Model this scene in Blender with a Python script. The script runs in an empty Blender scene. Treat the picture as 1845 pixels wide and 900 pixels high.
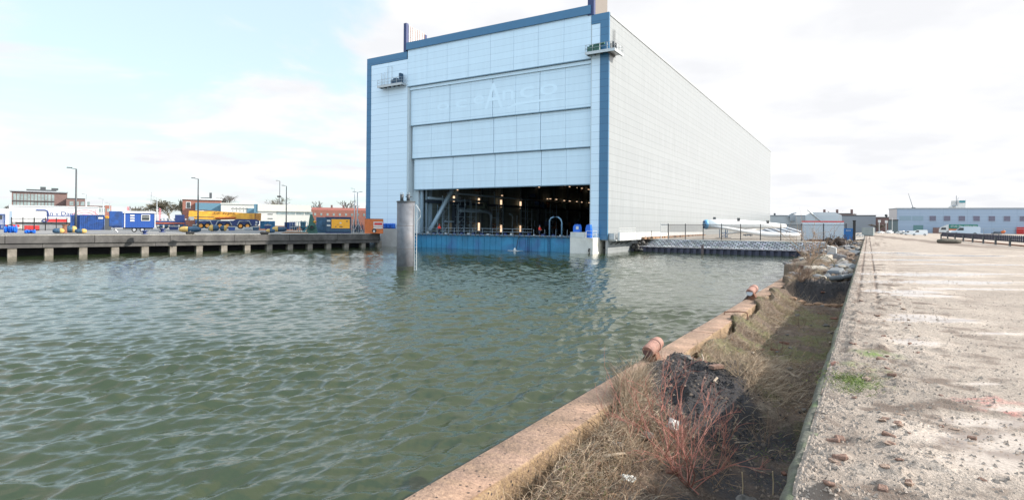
import bpy, math, random
import numpy as np
from mathutils import Vector, Matrix
R = math.radians
rnd = random.Random(7)
scene = bpy.context.scene
COL = scene.collection

# ------------------------------------------------------------ camera geometry used to survey positions
F, ZC, ROLL = 1033.0, 1.65, math.atan(.0085)
CR, SR = math.cos(ROLL), math.sin(ROLL)
def ray(px, py):
    dx, dy = px - 922, py - 403.7
    return (dx*CR + dy*SR)/F, (-dx*SR + dy*CR)/F
def G(px, py, z=0.0):
    a, b = ray(px, py); Y = (ZC - z)/b
    return Vector((a*Y, Y, z))
def ZY(px, py, Y):
    a, b = ray(px, py)
    return Vector((a*Y, Y, ZC - b*Y))
TH = R(-31.2)
UX = Vector((math.cos(TH), math.sin(TH))); UY = Vector((-math.sin(TH), math.cos(TH)))
P0 = Vector((15.6, 94.0))
def FRt(px, py, yo=0.0):
    a, b = ray(px, py); d = Vector((a, 1.0))
    Y = (yo + P0.dot(UY))/d.dot(UY); p = d*Y
    return (p - P0).dot(UX), ZC - b*Y
def WLt(px, py, xo):
    a, b = ray(px, py); d = Vector((a, 1.0))
    Y = (xo + P0.dot(UX))/d.dot(UX); p = d*Y
    return (p - P0).dot(UY), ZC - b*Y
def HW(x, y, z=0.0):                     # hall local -> world
    p = P0 + UX*x + UY*y
    return Vector((p.x, p.y, z))
N = Vector((.8495, -.5275)); S = Vector((.5275, .8495))
def NS(n, s, z=0.0):
    p = N*n + S*s
    return Vector((p.x, p.y, z))
def yard_z(x): return -.15 - .3*min(1, max(0, (x + 63.8)/38))
class FV(Vector): pass
def face(px0, px1, pyb, pyt, zg=None):
    """stand a thing on the ground: position of its base centre, its width and height"""
    pc = (px0 + px1)/2
    if zg is None:
        z = -.3
        for _ in range(6): z = yard_z(G(pc, pyb, z).x)
    else: z = zg
    g = G(pc, pyb, z); Y = g.y
    w = (px1 - px0)/F*Y*math.cos(math.atan2(g.x, Y)); h = ZY(pc, pyt, Y).z - z
    return FV(g), w, h

# ------------------------------------------------------------ materials
MATS = {}
def nt(m): return m.node_tree.nodes, m.node_tree.links
def mat(name, col, rough=.6, metal=0, var=0, vs=3, bump=0, bs=20, spec=.5, emit=None, es=0, dirt=None):
    if name in MATS: return MATS[name]
    m = bpy.data.materials.new(name); m.use_nodes = True; n, l = nt(m)
    b = n['Principled BSDF']; b.inputs['Base Color'].default_value = (*col, 1)
    b.inputs['Roughness'].default_value = rough; b.inputs['Metallic'].default_value = metal
    b.inputs['Specular IOR Level'].default_value = spec
    tc = n.new('ShaderNodeTexCoord')
    if var:
        t = n.new('ShaderNodeTexNoise'); t.inputs['Scale'].default_value = vs; t.inputs['Detail'].default_value = 6
        t.inputs['Roughness'].default_value = .65
        l.new(tc.outputs['Object'], t.inputs['Vector'])
        r = n.new('ShaderNodeMapRange'); r.inputs[1].default_value = .3; r.inputs[2].default_value = .7
        r.inputs[3].default_value = 1 - var; r.inputs[4].default_value = 1 + var
        l.new(t.outputs['Fac'], r.inputs[0])
        mx = n.new('ShaderNodeVectorMath'); mx.operation = 'SCALE'; mx.inputs[0].default_value = col
        l.new(r.outputs[0], mx.inputs['Scale'])
        out = mx.outputs[0]
        if dirt:
            t2 = n.new('ShaderNodeTexNoise'); t2.inputs['Scale'].default_value = vs*.6; t2.inputs['Detail'].default_value = 8
            l.new(tc.outputs['Object'], t2.inputs['Vector'])
            r2 = n.new('ShaderNodeMapRange'); r2.inputs[1].default_value = .5; r2.inputs[2].default_value = .68
            l.new(t2.outputs['Fac'], r2.inputs[0])
            mm = n.new('ShaderNodeMix'); mm.data_type = 'RGBA'; mm.inputs['B'].default_value = (*dirt, 1)
            l.new(r2.outputs[0], mm.inputs['Factor']); l.new(out, mm.inputs['A']); out = mm.outputs['Result']
        l.new(out, b.inputs['Base Color'])
    if bump:
        t = n.new('ShaderNodeTexNoise'); t.inputs['Scale'].default_value = bs; t.inputs['Detail'].default_value = 5
        l.new(tc.outputs['Object'], t.inputs['Vector'])
        bp = n.new('ShaderNodeBump'); bp.inputs['Strength'].default_value = bump; bp.inputs['Distance'].default_value = .05
        l.new(t.outputs['Fac'], bp.inputs['Height']); l.new(bp.outputs[0], b.inputs['Normal'])
    if emit:
        b.inputs['Emission Color'].default_value = (*emit, 1); b.inputs['Emission Strength'].default_value = es
    MATS[name] = m
    return m
def seam_mat(name, col, seam, axis, w, h, rough=.35, mort=.012, var=.03, bump=.4, ofs=0, spec=.5, streak=0):
    """cladding panels: seams every w metres along one axis and every h metres in height"""
    if name in MATS: return MATS[name]
    m = bpy.data.materials.new(name); m.use_nodes = True; n, l = nt(m)
    b = n['Principled BSDF']; b.inputs['Roughness'].default_value = rough; b.inputs['Specular IOR Level'].default_value = spec
    tc = n.new('ShaderNodeTexCoord'); sp = n.new('ShaderNodeSeparateXYZ'); l.new(tc.outputs['Object'], sp.inputs[0])
    cb = n.new('ShaderNodeCombineXYZ'); l.new(sp.outputs[axis], cb.inputs[0]); l.new(sp.outputs[2], cb.inputs[1])
    br = n.new('ShaderNodeTexBrick'); br.offset = ofs; br.inputs['Scale'].default_value = 1
    br.inputs['Brick Width'].default_value = w; br.inputs['Row Height'].default_value = h
    br.inputs['Mortar Size'].default_value = mort; br.inputs['Mortar Smooth'].default_value = .1
    c1 = [c*(1 - var) for c in col]; c2 = [min(1, c*(1 + var)) for c in col]
    br.inputs['Color1'].default_value = (*c1, 1); br.inputs['Color2'].default_value = (*c2, 1); br.inputs['Mortar'].default_value = (*seam, 1)
    l.new(cb.outputs[0], br.inputs['Vector'])
    out = br.outputs['Color']
    if streak:
        t = n.new('ShaderNodeTexNoise'); t.inputs['Scale'].default_value = 1; t.inputs['Detail'].default_value = 6
        mp = n.new('ShaderNodeMapping'); mp.inputs['Scale'].default_value = (1.2, 1.2, .12)
        l.new(tc.outputs['Object'], mp.inputs[0]); l.new(mp.outputs[0], t.inputs['Vector'])
        r = n.new('ShaderNodeMapRange'); r.inputs[1].default_value = .3; r.inputs[2].default_value = .7
        r.inputs[3].default_value = 1 - streak; r.inputs[4].default_value = 1 + streak*.5; l.new(t.outputs['Fac'], r.inputs[0])
        mx = n.new('ShaderNodeVectorMath'); mx.operation = 'SCALE'; l.new(out, mx.inputs[0]); l.new(r.outputs[0], mx.inputs['Scale'])
        out = mx.outputs[0]
    l.new(out, b.inputs['Base Color'])
    bp = n.new('ShaderNodeBump'); bp.inputs['Strength'].default_value = bump; bp.inputs['Distance'].default_value = .02; bp.invert = True
    l.new(br.outputs['Fac'], bp.inputs['Height']); l.new(bp.outputs[0], b.inputs['Normal'])
    MATS[name] = m
    return m

# ------------------------------------------------------------ mesh collector
class MB:
    def __init__(s): s.v = []; s.f = []; s.m = []
    def add(s, v, f, m=0):
        o = len(s.v); s.v += [tuple(p) for p in v]; s.f += [tuple(o + i for i in q) for q in f]; s.m += [m]*len(f); return s
    def box(s, x0, x1, y0, y1, z0, z1, m=0, bev=0):
        if bev:
            b = min(bev, abs(x1-x0)*.4, abs(y1-y0)*.4, abs(z1-z0)*.4)
            vs = []
            for (x, sx) in ((x0, 1), (x1, -1)):
                for (y, sy) in ((y0, 1), (y1, -1)):
                    for (z, sz) in ((z0, 1), (z1, -1)):
                        vs += [(x, y + sy*b, z + sz*b), (x + sx*b, y, z + sz*b), (x + sx*b, y + sy*b, z)]
            import bmesh
            bm = bmesh.new()
            for v in vs: bm.verts.new(v)
            r = bmesh.ops.convex_hull(bm, input=bm.verts)
            bmesh.ops.recalc_face_normals(bm, faces=bm.faces)
            bm.verts.index_update()
            s.add([v.co for v in bm.verts], [[v.index for v in f.verts] for f in bm.faces], m); bm.free(); return s
        v = [(x0, y0, z0), (x1, y0, z0), (x1, y1, z0), (x0, y1, z0), (x0, y0, z1), (x1, y0, z1), (x1, y1, z1), (x0, y1, z1)]
        return s.add(v, [(0, 3, 2, 1), (4, 5, 6, 7), (0, 1, 5, 4), (1, 2, 6, 5), (2, 3, 7, 6), (3, 0, 4, 7)], m)
    def prism(s, pts, y0, y1, m=0, inset=0, axis='y'):
        """profile in the xz plane extruded along y; inset narrows points higher than the first"""
        n = len(pts); zs = [p[1] for p in pts]; zr = max(zs) - min(zs) or 1
        def q(p, y, sg):
            k = inset*(p[1] - min(zs))/zr
            c = (p[0], y + sg*k, p[1])
            return c if axis == 'y' else (c[1], c[0], c[2])
        v = [q(p, y0, 1) for p in pts] + [q(p, y1, -1) for p in pts]
        f = [tuple(range(n)), tuple(range(2*n - 1, n - 1, -1))] + [(i, n + i, n + (i + 1) % n, (i + 1) % n) for i in range(n)]
        return s.add(v, f, m)
    def tube(s, pts, r, n=6, m=0, cap=True):
        pts = [Vector(p) for p in pts]
        if not hasattr(r, '__len__'): r = [r]*len(pts)
        o = len(s.v); up = None
        for i, p in enumerate(pts):
            t = (pts[min(i + 1, len(pts) - 1)] - pts[max(i - 1, 0)])
            if t.length < 1e-9: t = Vector((0, 0, 1))
            t.normalize()
            if up is None: up = Vector((0, 0, 1)) if abs(t.z) < .9 else Vector((1, 0, 0))
            a = t.cross(up)
            if a.length < 1e-4: a = t.orthogonal()
            a.normalize(); b = t.cross(a); up = a.cross(t) if False else up
            for k in range(n):
                th = 2*math.pi*k/n
                s.v.append(tuple(p + (a*math.cos(th) + b*math.sin(th))*r[i]))
        for i in range(len(pts) - 1):
            for k in range(n):
                k2 = (k + 1) % n
                s.f.append((o + i*n + k, o + i*n + k2, o + (i + 1)*n + k2, o + (i + 1)*n + k)); s.m.append(m)
        if cap:
            s.f.append(tuple(o + k for k in range(n))[::-1]); s.m.append(m)
            e = o + (len(pts) - 1)*n
            s.f.append(tuple(e + k for k in range(n))); s.m.append(m)
        return s
    def lump(s, c, rx, ry, rz, seed=0, m=0, amt=.25, sub=1):
        import bmesh
        bm = bmesh.new(); bmesh.ops.create_icosphere(bm, subdivisions=sub, radius=1)
        rr = random.Random(seed)
        for v in bm.verts: v.co *= 1 + rr.uniform(-amt, amt)
        bm.verts.index_update()
        s.add([(c[0] + v.co.x*rx, c[1] + v.co.y*ry, c[2] + v.co.z*rz) for v in bm.verts], [[v.index for v in f.verts] for f in bm.faces], m)
        bm.free(); return s
    def build(s, name, mats, parent=None, smooth=False, loc=None, rz=0):
        me = bpy.data.meshes.new(name); me.from_pydata(s.v, [], s.f)
        if not isinstance(mats, (list, tuple)): mats = [mats]
        for k in mats: me.materials.append(k)
        if len(mats) > 1: me.polygons.foreach_set('material_index', s.m)
        if smooth: me.polygons.foreach_set('use_smooth', [True]*len(s.f))
        me.update()
        o = bpy.data.objects.new(name, me); COL.objects.link(o)
        if parent: o.parent = parent
        if loc is not None: o.location = loc
        o.rotation_euler.z = rz
        return o
def tag(o, label=None, cat=None, group=None, kind=None):
    if label: o['label'] = label
    if cat: o['category'] = cat
    if group: o['group'] = group
    if kind: o['kind'] = kind
    return o
def thing(name, label, cat, loc=(0, 0, 0), rz=0, group=None):
    if isinstance(loc, FV): rz += math.atan2(-loc.x, loc.y)
    o = bpy.data.objects.new(name, None); COL.objects.link(o); o.location = loc; o.rotation_euler.z = rz; o.empty_display_size = .3
    return tag(o, label, cat, group)
def copy_tree(o, parent=None, loc=None, rz=None, label=None):
    c = o.copy(); COL.objects.link(c)
    if parent: c.parent = parent
    if loc is not None: c.location = loc
    if rz is not None: c.rotation_euler.z = rz
    if label: c['label'] = label
    for ch in [x for x in bpy.data.objects if x.parent == o]: copy_tree(ch, c)
    return c
def text(name, body, w, h, m, parent, loc, rot=(R(90), 0, 0), ext=.01):
    cu = bpy.data.curves.new('lettering', 'FONT'); cu.body = body; cu.size = 1; cu.extrude = 0
    t = bpy.data.objects.new('lettering_tmp', cu); COL.objects.link(t)
    bpy.context.view_layer.update()
    me = bpy.data.meshes.new_from_object(t.evaluated_get(bpy.context.evaluated_depsgraph_get()))
    bpy.data.objects.remove(t)
    co = np.empty(len(me.vertices)*3); me.vertices.foreach_get('co', co); co = co.reshape(-1, 3)
    lo, hi = co.min(0), co.max(0)
    co[:, 0] = (co[:, 0] - (lo[0] + hi[0])/2)/(hi[0] - lo[0])*w
    co[:, 1] = (co[:, 1] - (lo[1] + hi[1])/2)/(hi[1] - lo[1])*h
    me.vertices.foreach_set('co', co.ravel()); me.materials.clear(); me.materials.append(m); me.update()
    o = bpy.data.objects.new(name, me); COL.objects.link(o); o.parent = parent; o.location = loc; o.rotation_euler = rot
    return o
ORD = ['first', 'second', 'third', 'fourth', 'fifth', 'sixth', 'seventh', 'eighth', 'ninth', 'tenth', 'eleventh', 'twelfth', 'thirteenth', 'fourteenth', 'fifteenth', 'sixteenth']

# ------------------------------------------------------------ numpy noise
def vnoise(x, y, seed=0):
    xi = np.floor(x).astype(np.int64); yi = np.floor(y).astype(np.int64); xf = x - xi; yf = y - yi
    def h(a, b):
        k = (a*374761393 + b*668265263 + seed*974634777) & 0x7fffffff
        k = ((k ^ (k >> 13))*1274126177) & 0x7fffffff
        return ((k ^ (k >> 16)) & 0xffff)/65535.
    u = xf*xf*(3 - 2*xf); v = yf*yf*(3 - 2*yf)
    return (h(xi, yi)*(1-u) + h(xi+1, yi)*u)*(1-v) + (h(xi, yi+1)*(1-u) + h(xi+1, yi+1)*u)*v
def fbm(x, y, seed=0, o=5):
    r = 0; a = .5; f = 1
    for i in range(o): r = r + a*(vnoise(x*f, y*f, seed + i*17) - .5)*2; a *= .5; f *= 2.03
    return r
def sstep(a, b, x):
    t = np.clip((x - a)/(b - a), 0, 1); return t*t*(3 - 2*t)
def grid_mesh(name, X, Y, Z, m, attrs=None, smooth=True):
    ny, nx = X.shape
    me = bpy.data.meshes.new(name); nv = nx*ny
    co = np.stack([X, Y, Z], -1).reshape(-1, 3).astype(np.float32)
    i = np.arange(nv).reshape(ny, nx)
    q = np.stack([i[:-1, :-1], i[:-1, 1:], i[1:, 1:], i[1:, :-1]], -1).reshape(-1)
    nf = len(q)//4
    me.vertices.add(nv); me.vertices.foreach_set('co', co.ravel())
    me.loops.add(nf*4); me.loops.foreach_set('vertex_index', q.astype(np.int32))
    me.polygons.add(nf); me.polygons.foreach_set('loop_start', np.arange(0, nf*4, 4, dtype=np.int32))
    me.polygons.foreach_set('loop_total', np.full(nf, 4, dtype=np.int32))
    me.update(calc_edges=True)
    me.polygons.foreach_set('use_smooth', np.ones(nf, dtype=bool))
    for k, a in (attrs or {}).items():
        at = me.attributes.new(k, 'FLOAT', 'POINT'); at.data.foreach_set('value', np.asarray(a, dtype=np.float32).ravel())
    me.materials.append(m); me.validate()
    o = bpy.data.objects.new(name, me); COL.objects.link(o)
    return o
# ------------------------------------------------------------ common materials
M = dict(
 white=mat('white_paint', (.56, .56, .55), .4, var=.08, vs=2), offwhite=mat('off_white_render', (.56, .55, .51), .7, var=.05, vs=.6),
 grey=mat('grey_paint', (.3, .32, .34), .5, var=.1), dgrey=mat('dark_grey_paint', (.06, .065, .07), .5, var=.15), black=mat('black_rubber', (.015, .015, .017), .8),
 steel=mat('galvanised_steel', (.42, .44, .45), .45, .6, var=.15, vs=4), rust=mat('rusty_steel', (.22, .10, .06), .85, 0, var=.35, vs=14, bump=.6, bs=60),
 concrete=mat('concrete', (.36, .34, .31), .9, var=.2, vs=.9, bump=.3, bs=12, dirt=(.2, .19, .16)), pconcrete=mat('pale_concrete', (.50, .50, .48), .9, var=.1, vs=.8, bump=.2, bs=10),
 lconcrete=mat('light_concrete', (.6, .58, .54), .9, var=.12, vs=.6, bump=.2, bs=10, dirt=(.42, .38, .3)),
 navy=mat('navy_steel', (.012, .03, .12), .5, var=.25, vs=2), blue=mat('blue_steel', (.012, .06, .23), .5, var=.35, vs=1.5, dirt=(.02, .04, .10)), bright=mat('bright_blue_plastic', (.01, .12, .55), .4, var=.1),
 dkblue=mat('dark_blue_green_steel', (.02, .06, .11), .5, var=.4, vs=3), yellow=mat('yellow_paint', (.66, .32, .03), .5, var=.25, vs=.9, dirt=(.4, .17, .03)), orange=mat('orange_paint', (.50, .12, .025), .5, var=.2, vs=1.5),
 red=mat('red_paint', (.55, .03, .03), .5, var=.1), pink=mat('faded_pink_board', (.7, .25, .28), .6, var=.1), brick=None, glass=mat('dark_glass', (.02, .025, .03), .08, spec=.8),
 glassb=mat('bluish_glass', (.20, .25, .25), .1, spec=.8, var=.5, vs=.4), teal=mat('teal_steel', (.02, .18, .22), .5, var=.3, vs=2), green=mat('green_steel', (.02, .09, .07), .5, var=.3, vs=3),
 wood=mat('weathered_wood', (.25, .15, .09), .9, var=.3, vs=8), bark=mat('winter_bark', (.12, .10, .085), .95, var=.25, vs=3), facade=mat('blue_grey_facade', (.10, .20, .27), .5, var=.06),
 tyre=mat('tyre_rubber', (.015, .015, .015), .9), rim=mat('wheel_rim_grey', (.5, .5, .5), .4, .5), rimo=mat('wheel_rim_orange', (.75, .3, .04), .5), skin=mat('skin', (.5, .3, .2), .6),
 jacket=mat('red_work_jacket', (.75, .03, .02), .7), trousers=mat('dark_trousers', (.02, .03, .06), .8), lamp=mat('lit_lamp', (1, .85, .7), .5, emit=(1, .66, .42), es=.75), lampw=mat('lit_bulb', (1, .9, .7), .5, emit=(1, .85, .55), es=4),
)
def brickmat(name, c1, c2, mortar, axis=0):
    m = seam_mat(name, c1, mortar, axis, .6, .2, .9, .02, .15, .2, .5); return m
M['brick'] = brickmat('red_brick', (.27, .09, .06), 0, (.3, .2, .17)); M['dbrick'] = brickmat('brown_brick', (.16, .09, .08), 0, (.2, .16, .15))

# ------------------------------------------------------------ THE HALL
LS, HB = 201.0, 36.5
front = seam_mat('front_cladding_shade_blue', (.60, .73, .84), (.36, .47, .57), 0, 6.06, 1.22, .35, .03, .02)  # pale panels; blue of sky-lit shade put into front and door colour
doorm = seam_mat('door_cladding_shade_blue', (.58, .72, .83), (.38, .50, .60), 0, 500, 1.22, .35, .025, .02, streak=.04)
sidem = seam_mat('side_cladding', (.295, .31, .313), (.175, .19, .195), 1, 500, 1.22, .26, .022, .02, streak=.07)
trim = mat('blue_trim_cladding', (.04, .145, .27), .4, var=.06, vs=1)
trimm = seam_mat('blue_trim_panels', (.04, .145, .27), (.02, .07, .14), 0, 400, 1.22, .35, .03, .03)
inner = seam_mat('hall_inner_lining', (.21, .26, .25), (.08, .1, .1), 1, 4.0, 2.4, .7, .04, .1, streak=.3)
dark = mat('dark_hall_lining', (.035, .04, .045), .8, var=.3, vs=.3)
hall = thing('shipyard_hall', 'huge pale clad covered dry dock hall with half open door', 'shipyard hall', (P0.x, P0.y, 0), TH)
XL = -54.6
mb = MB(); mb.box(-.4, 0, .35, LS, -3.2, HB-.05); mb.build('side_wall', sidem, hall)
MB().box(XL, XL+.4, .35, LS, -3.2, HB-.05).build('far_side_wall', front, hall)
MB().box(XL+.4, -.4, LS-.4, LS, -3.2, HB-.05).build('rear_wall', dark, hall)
MB().box(XL+.05, -.05, .4, LS-.05, HB-.6, HB).build('roof', M['grey'], hall)
# front wings: cladding inside, blue trim outside
MB().box(XL+1.15, -43.35, 0, .3, -1.2, HB-1.55).build('wing_cladding', front, hall)
MB().box(-2.95, -1.5, 0, .3, -1.2, HB-1.55).build('wing_cladding', front, hall)
mb = MB(); mb.box(XL-.05, XL+1.1, -.08, .34, -1.2, HB+.05); mb.box(XL+1.1, -43.5, -.08, .34, HB-1.5, HB+.05); mb.build('blue_trim', trimm, hall)
mb = MB(); mb.box(-1.45, .05, -.08, .34, -.8, HB+.05); mb.box(-3.05, -1.45, -.08, .34, HB-1.5, HB+.05); mb.build('blue_trim', trimm, hall)
mb = MB(); mb.box(-43.5, -3.1, -.35, 2.6, 36.75, 38.2); mb.build('door_head_fascia', trim, hall)
mb = MB(); mb.box(.0, .12, .36, LS-.1, HB-.35, HB+.02); mb.build('eaves_flashing', M['steel'], hall)
# jambs
mb = MB(); mb.box(-43.32, -42.9, .05, 2.8, -1.2, 36.7); mb.build('door_jamb', mat('jamb_sheet', (.45, .52, .56), .5, var=.05), hall)
mb = MB(); mb.box(-42.88, -41.5, 1.55, 2.8, -1.2, 36.7); mb.build('door_jamb', mat('jamb_sheet', (.45, .52, .56), .5), hall)
mb = MB(); mb.box(-3.1, -2.96, .02, 2.8, -1.2, 36.7); mb.build('door_jamb', mat('jamb_sheet', (.45, .52, .56), .5), hall)
# door tiers
xl0, xr0 = -43.3, -3.12
tiers = [(29.3, 36.75, .0, 8, -43.3), (21.4, 28.6, .55, 4, -42.85), (14.75, 21.3, .8, 4, -42.6), (8.45, 14.65, 1.05, 4, -42.2)]
for ti, (z0, z1, y0, npn, xl) in enumerate(tiers):
    w = (xr0 - xl)/8
    mb = MB()
    for k in range(8):
        g0 = .05 if (npn == 4 and k % 2 == 0 and k) else (.02 if k else 0); g1 = .05 if (npn == 4 and k % 2 == 1 and k < 7) else .02
        mb.box(xl + k*w + g0, xl + (k+1)*w - g1, y0, y0 + .2, z0 + .12, z1)
    sec = mb.build('door_section', doorm, hall)
    MB().box(xl, xr0, y0 + .21, y0 + .34, z0 + .05, z1).build('door_frame', mat('door_frame_grey', (.12, .19, .25), .5), sec)
    MB().box(xl, xr0, y0 - .1, y0 + .3, z0 - .06, z0 + .1).build('bottom_rail', mat('door_rail_blue_grey', (.14, .22, .28), .5), sec)
mb = MB(); mb.box(-43.2, xr0, .25, .6, 28.62, 29.2); mb.build('door_lintel', doorm, hall)
# faint company name on the second tier
def fx(px, py, y=.55): return FRt(px, py, y)
lm = mat('pale_lettering', (.63, .78, .895), .25)
for s_, pc, py, wd, ht in (('o', 798, 192, 2.9, 1.5), ('c', 831, 187, 2.6, 1.5), ('e', 862, 180, 2.4, 1.5), ('A', 889, 172, 4.0, 4.6), ('n', 915, 171, 2.4, 1.9), ('c', 949, 166, 2.9, 1.9), ('o', 988, 161, 3.4, 1.9)):
    x, z = fx(pc, py); text('lettering', s_, wd, ht, lm, hall, (x, .543, z))
mb = MB(); pts = [fx(p, q) for p, q in ((905, 199), (930, 190), (965, 184), (1000, 180), (1022, 178), (1000, 177), (965, 180), (930, 185))]
mb.add([(x, .54, z) for x, z in pts], [tuple(range(len(pts)))]); mb.build('swoosh_mark', lm, hall)
# interior
MB().box(-42.6, -41.9, 3.2, LS-.6, -1.2, HB-.7).build('inner_wall', inner, hall)
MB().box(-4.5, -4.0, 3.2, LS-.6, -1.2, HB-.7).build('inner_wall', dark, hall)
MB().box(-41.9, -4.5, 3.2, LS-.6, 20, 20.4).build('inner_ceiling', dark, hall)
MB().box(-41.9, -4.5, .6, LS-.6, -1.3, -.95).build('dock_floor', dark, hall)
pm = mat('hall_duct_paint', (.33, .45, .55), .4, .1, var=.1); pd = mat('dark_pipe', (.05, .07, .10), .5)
for k in range(14):
    y = 5 + k*9.5
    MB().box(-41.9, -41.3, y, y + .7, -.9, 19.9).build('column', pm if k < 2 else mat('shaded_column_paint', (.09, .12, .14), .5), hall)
for px, r_ in ((759.5, .36), (767, .26)):
    y, z = WLt(px, 400, -41.3); MB().tube([(-41.3, y, -.9), (-41.3, y, 19)], r_, 12).build('round_column', pm, hall, True)
def hl(px, py, Y):
    p = ZY(px, py, Y); q = Vector((p.x, p.y)) - P0; return (q.dot(UX), q.dot(UY), p.z)
a = WLt(775, 413, -40.5); b = WLt(815, 340, -38.5)
MB().tube([hl(774, 415, 118.5), hl(792, 383, 119.5), hl(812, 346, 120.5), hl(820, 331, 121)], .47, 14).build('diagonal_duct', pm, hall, True)
mb = MB(); mb.box(-41.3, -40.9, 3.4, 90, 5.9, 6.5); mb.build('wall_beam', pd, hall)
mb = MB(); mb.tube([(-40.3, 14, 4.6), (-40.3, 24.0, 4.6), (-40.3, 26, 4.4), (-40.3, 26.6, 3.6), (-40.3, 26.6, -.8)], .38, 12); mb.build('elbow_pipe', pm, hall, True)
mb = MB(); mb.tube([(-39.6, 34, 4.2), (-39.6, 35.2, 4.0), (-39.6, 35.5, 3.4), (-39.6, 35.5, -.5)], .2, 8); mb.build('elbow_pipe', pm, hall, True)
for y in (12.4, 14.6, 16.2):
    MB().box(-41.2, -40.5, y, y + .7, -.9, 5.8).build('cabinet_column', pd, hall)
# lit tubes along the far side wall
for (p, q0, q1) in ((816, 353, 367), (816, 401, 414), (861, 357, 370), (861, 401, 415), (901, 360, 373), (901, 405, 418), (936, 363, 375), (936, 406, 418)):
    y, z0 = WLt(p, q1, -41.2); y, z1 = WLt(p, q0, -41.2)
    MB().box(-41.25, -41.0, y, y + .3 + y*.006, z0, z1).build('tube_light', M['lamp'], hall)
rr = random.Random(3)
for (p, q) in ((985, 358), (990, 358), (1001, 359), (1015, 361), (1025, 362), (1038, 363), (1047, 364), (1060, 365), (1016, 334), (1025, 336), (1039, 338), (1047, 339), (1059, 341), (823, 342), (903, 352), (970, 337)):
    y, z = WLt(p, q, -41.0); w = .15 + .006*y*rr.uniform(.5, 1.3)
    MB().box(-41.1, -40.9, y, y + w*1.6, z - .07, z + .07).build('ceiling_light', M['lamp'], hall)
for (p, q0, q1) in ((890, 345, 372), (896, 382, 407), (931, 388, 408), (963, 397, 408), (993, 391, 408), (1018, 400, 412), (1041, 394, 410)):
    y, z0 = WLt(p, q1, -41.0); y, z1 = WLt(p, q0, -41.0)
    MB().box(-41.15, -40.95, y, y + .35, z0, z1).build('wall_pipe', pm, hall)
rs_ = random.Random(14)
for a_, b__ in ((7, 9.2), (12.6, 15), (17, 19.4), (28, 31), (42, 45.5), (56, 60)):
    mb = MB()
    for y in (a_, b__):
        for x in (-40.9, -39.6): mb.tube([(x, y, -.9), (x, y, rs_.uniform(5.3, 8.5))], .09, 5)
    for z in (1.3, 3.2, 5.1): mb.tube([(-39.6, a_, z), (-39.6, b__, z)], .07, 5); mb.tube([(-39.6, a_, z - 1.6), (-39.6, b__, z)], .05, 4); mb.tube([(-40.9, a_, z), (-39.6, a_, z)], .05, 4); mb.tube([(-40.9, b__, z), (-39.6, b__, z)], .05, 4); mb.tube([(-40.9, a_, z), (-40.9, b__, z)], .05, 4)
    mb.build('scaffold', pm, hall)
for (a_, b__, z, r_) in ((3.5, 26, 6.9, .3), (10, 70, 8.3, .22), (9, 22, 2.1, .18)): MB().tube([(-40.7, a_, z), (-40.7, b__, z)], r_, 8).build('service_pipe', pm, hall, True)
# wall mounted rails, tanks and stored materials deep in the hall
mb = MB()
for k in range(36):
    mb = MB(); y = rr.uniform(20, 110); z = rr.choice([rr.uniform(-.8, 1.5), rr.uniform(5, 12)]); h = rr.uniform(.3, 2.2)
    mb.box(-41.85, -41.2 + rr.random(), y, y + rr.uniform(.3, 2.5), z, z + h)
    mb.build('stored_crate', rr.choice([mat('stored_green', (.10, .14, .12), .7), mat('stored_brown', (.2, .09, .04), .7), mat('stored_blue', (.05, .10, .2), .7)]), hall)
# roof guides of the lifting door
mb = MB(); mb.box(-44.3, -43.6, -.2, .5, HB+.06, 42.3); g = mb.build('door_guide_mast', mat('dark_navy_trim', (.02, .035, .12), .5), hall)
mb = MB()
for k in range(9): mb.box(-43.9, -43.55, .6 + k*.55, .6 + k*.55 + .27, HB+.05, 42.0 - k*.02)
mb.build('corrugated_screen', mat('pale_corrugated_sheet', (.62, .57, .55), .5), g)
MB().box(-44.0, -43.7, .5, 5.6, HB+.05, 41.9).build('screen_backing', mat('rust_brown_sheet', (.3, .16, .13), .7), g)
MB().box(-43.95, -43.6, 5.7, 6.3, HB+.05, 41.6).build('screen_post', mat('dark_navy_trim', (.02, .035, .12), .5), g)
mb = MB(); mb.box(-3.7, -2.6, -.2, .5, HB+.06, 42.3); g = mb.build('door_guide_mast', mat('dark_navy_trim', (.02, .035, .12), .5), hall)
mb = MB(); mb.box(-3.4, -2.7, .55, 6.0, HB+.05, 42.2); mb.build('plate_screen', mat('taupe_plate', (.17, .145, .125), .7), g)

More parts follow.
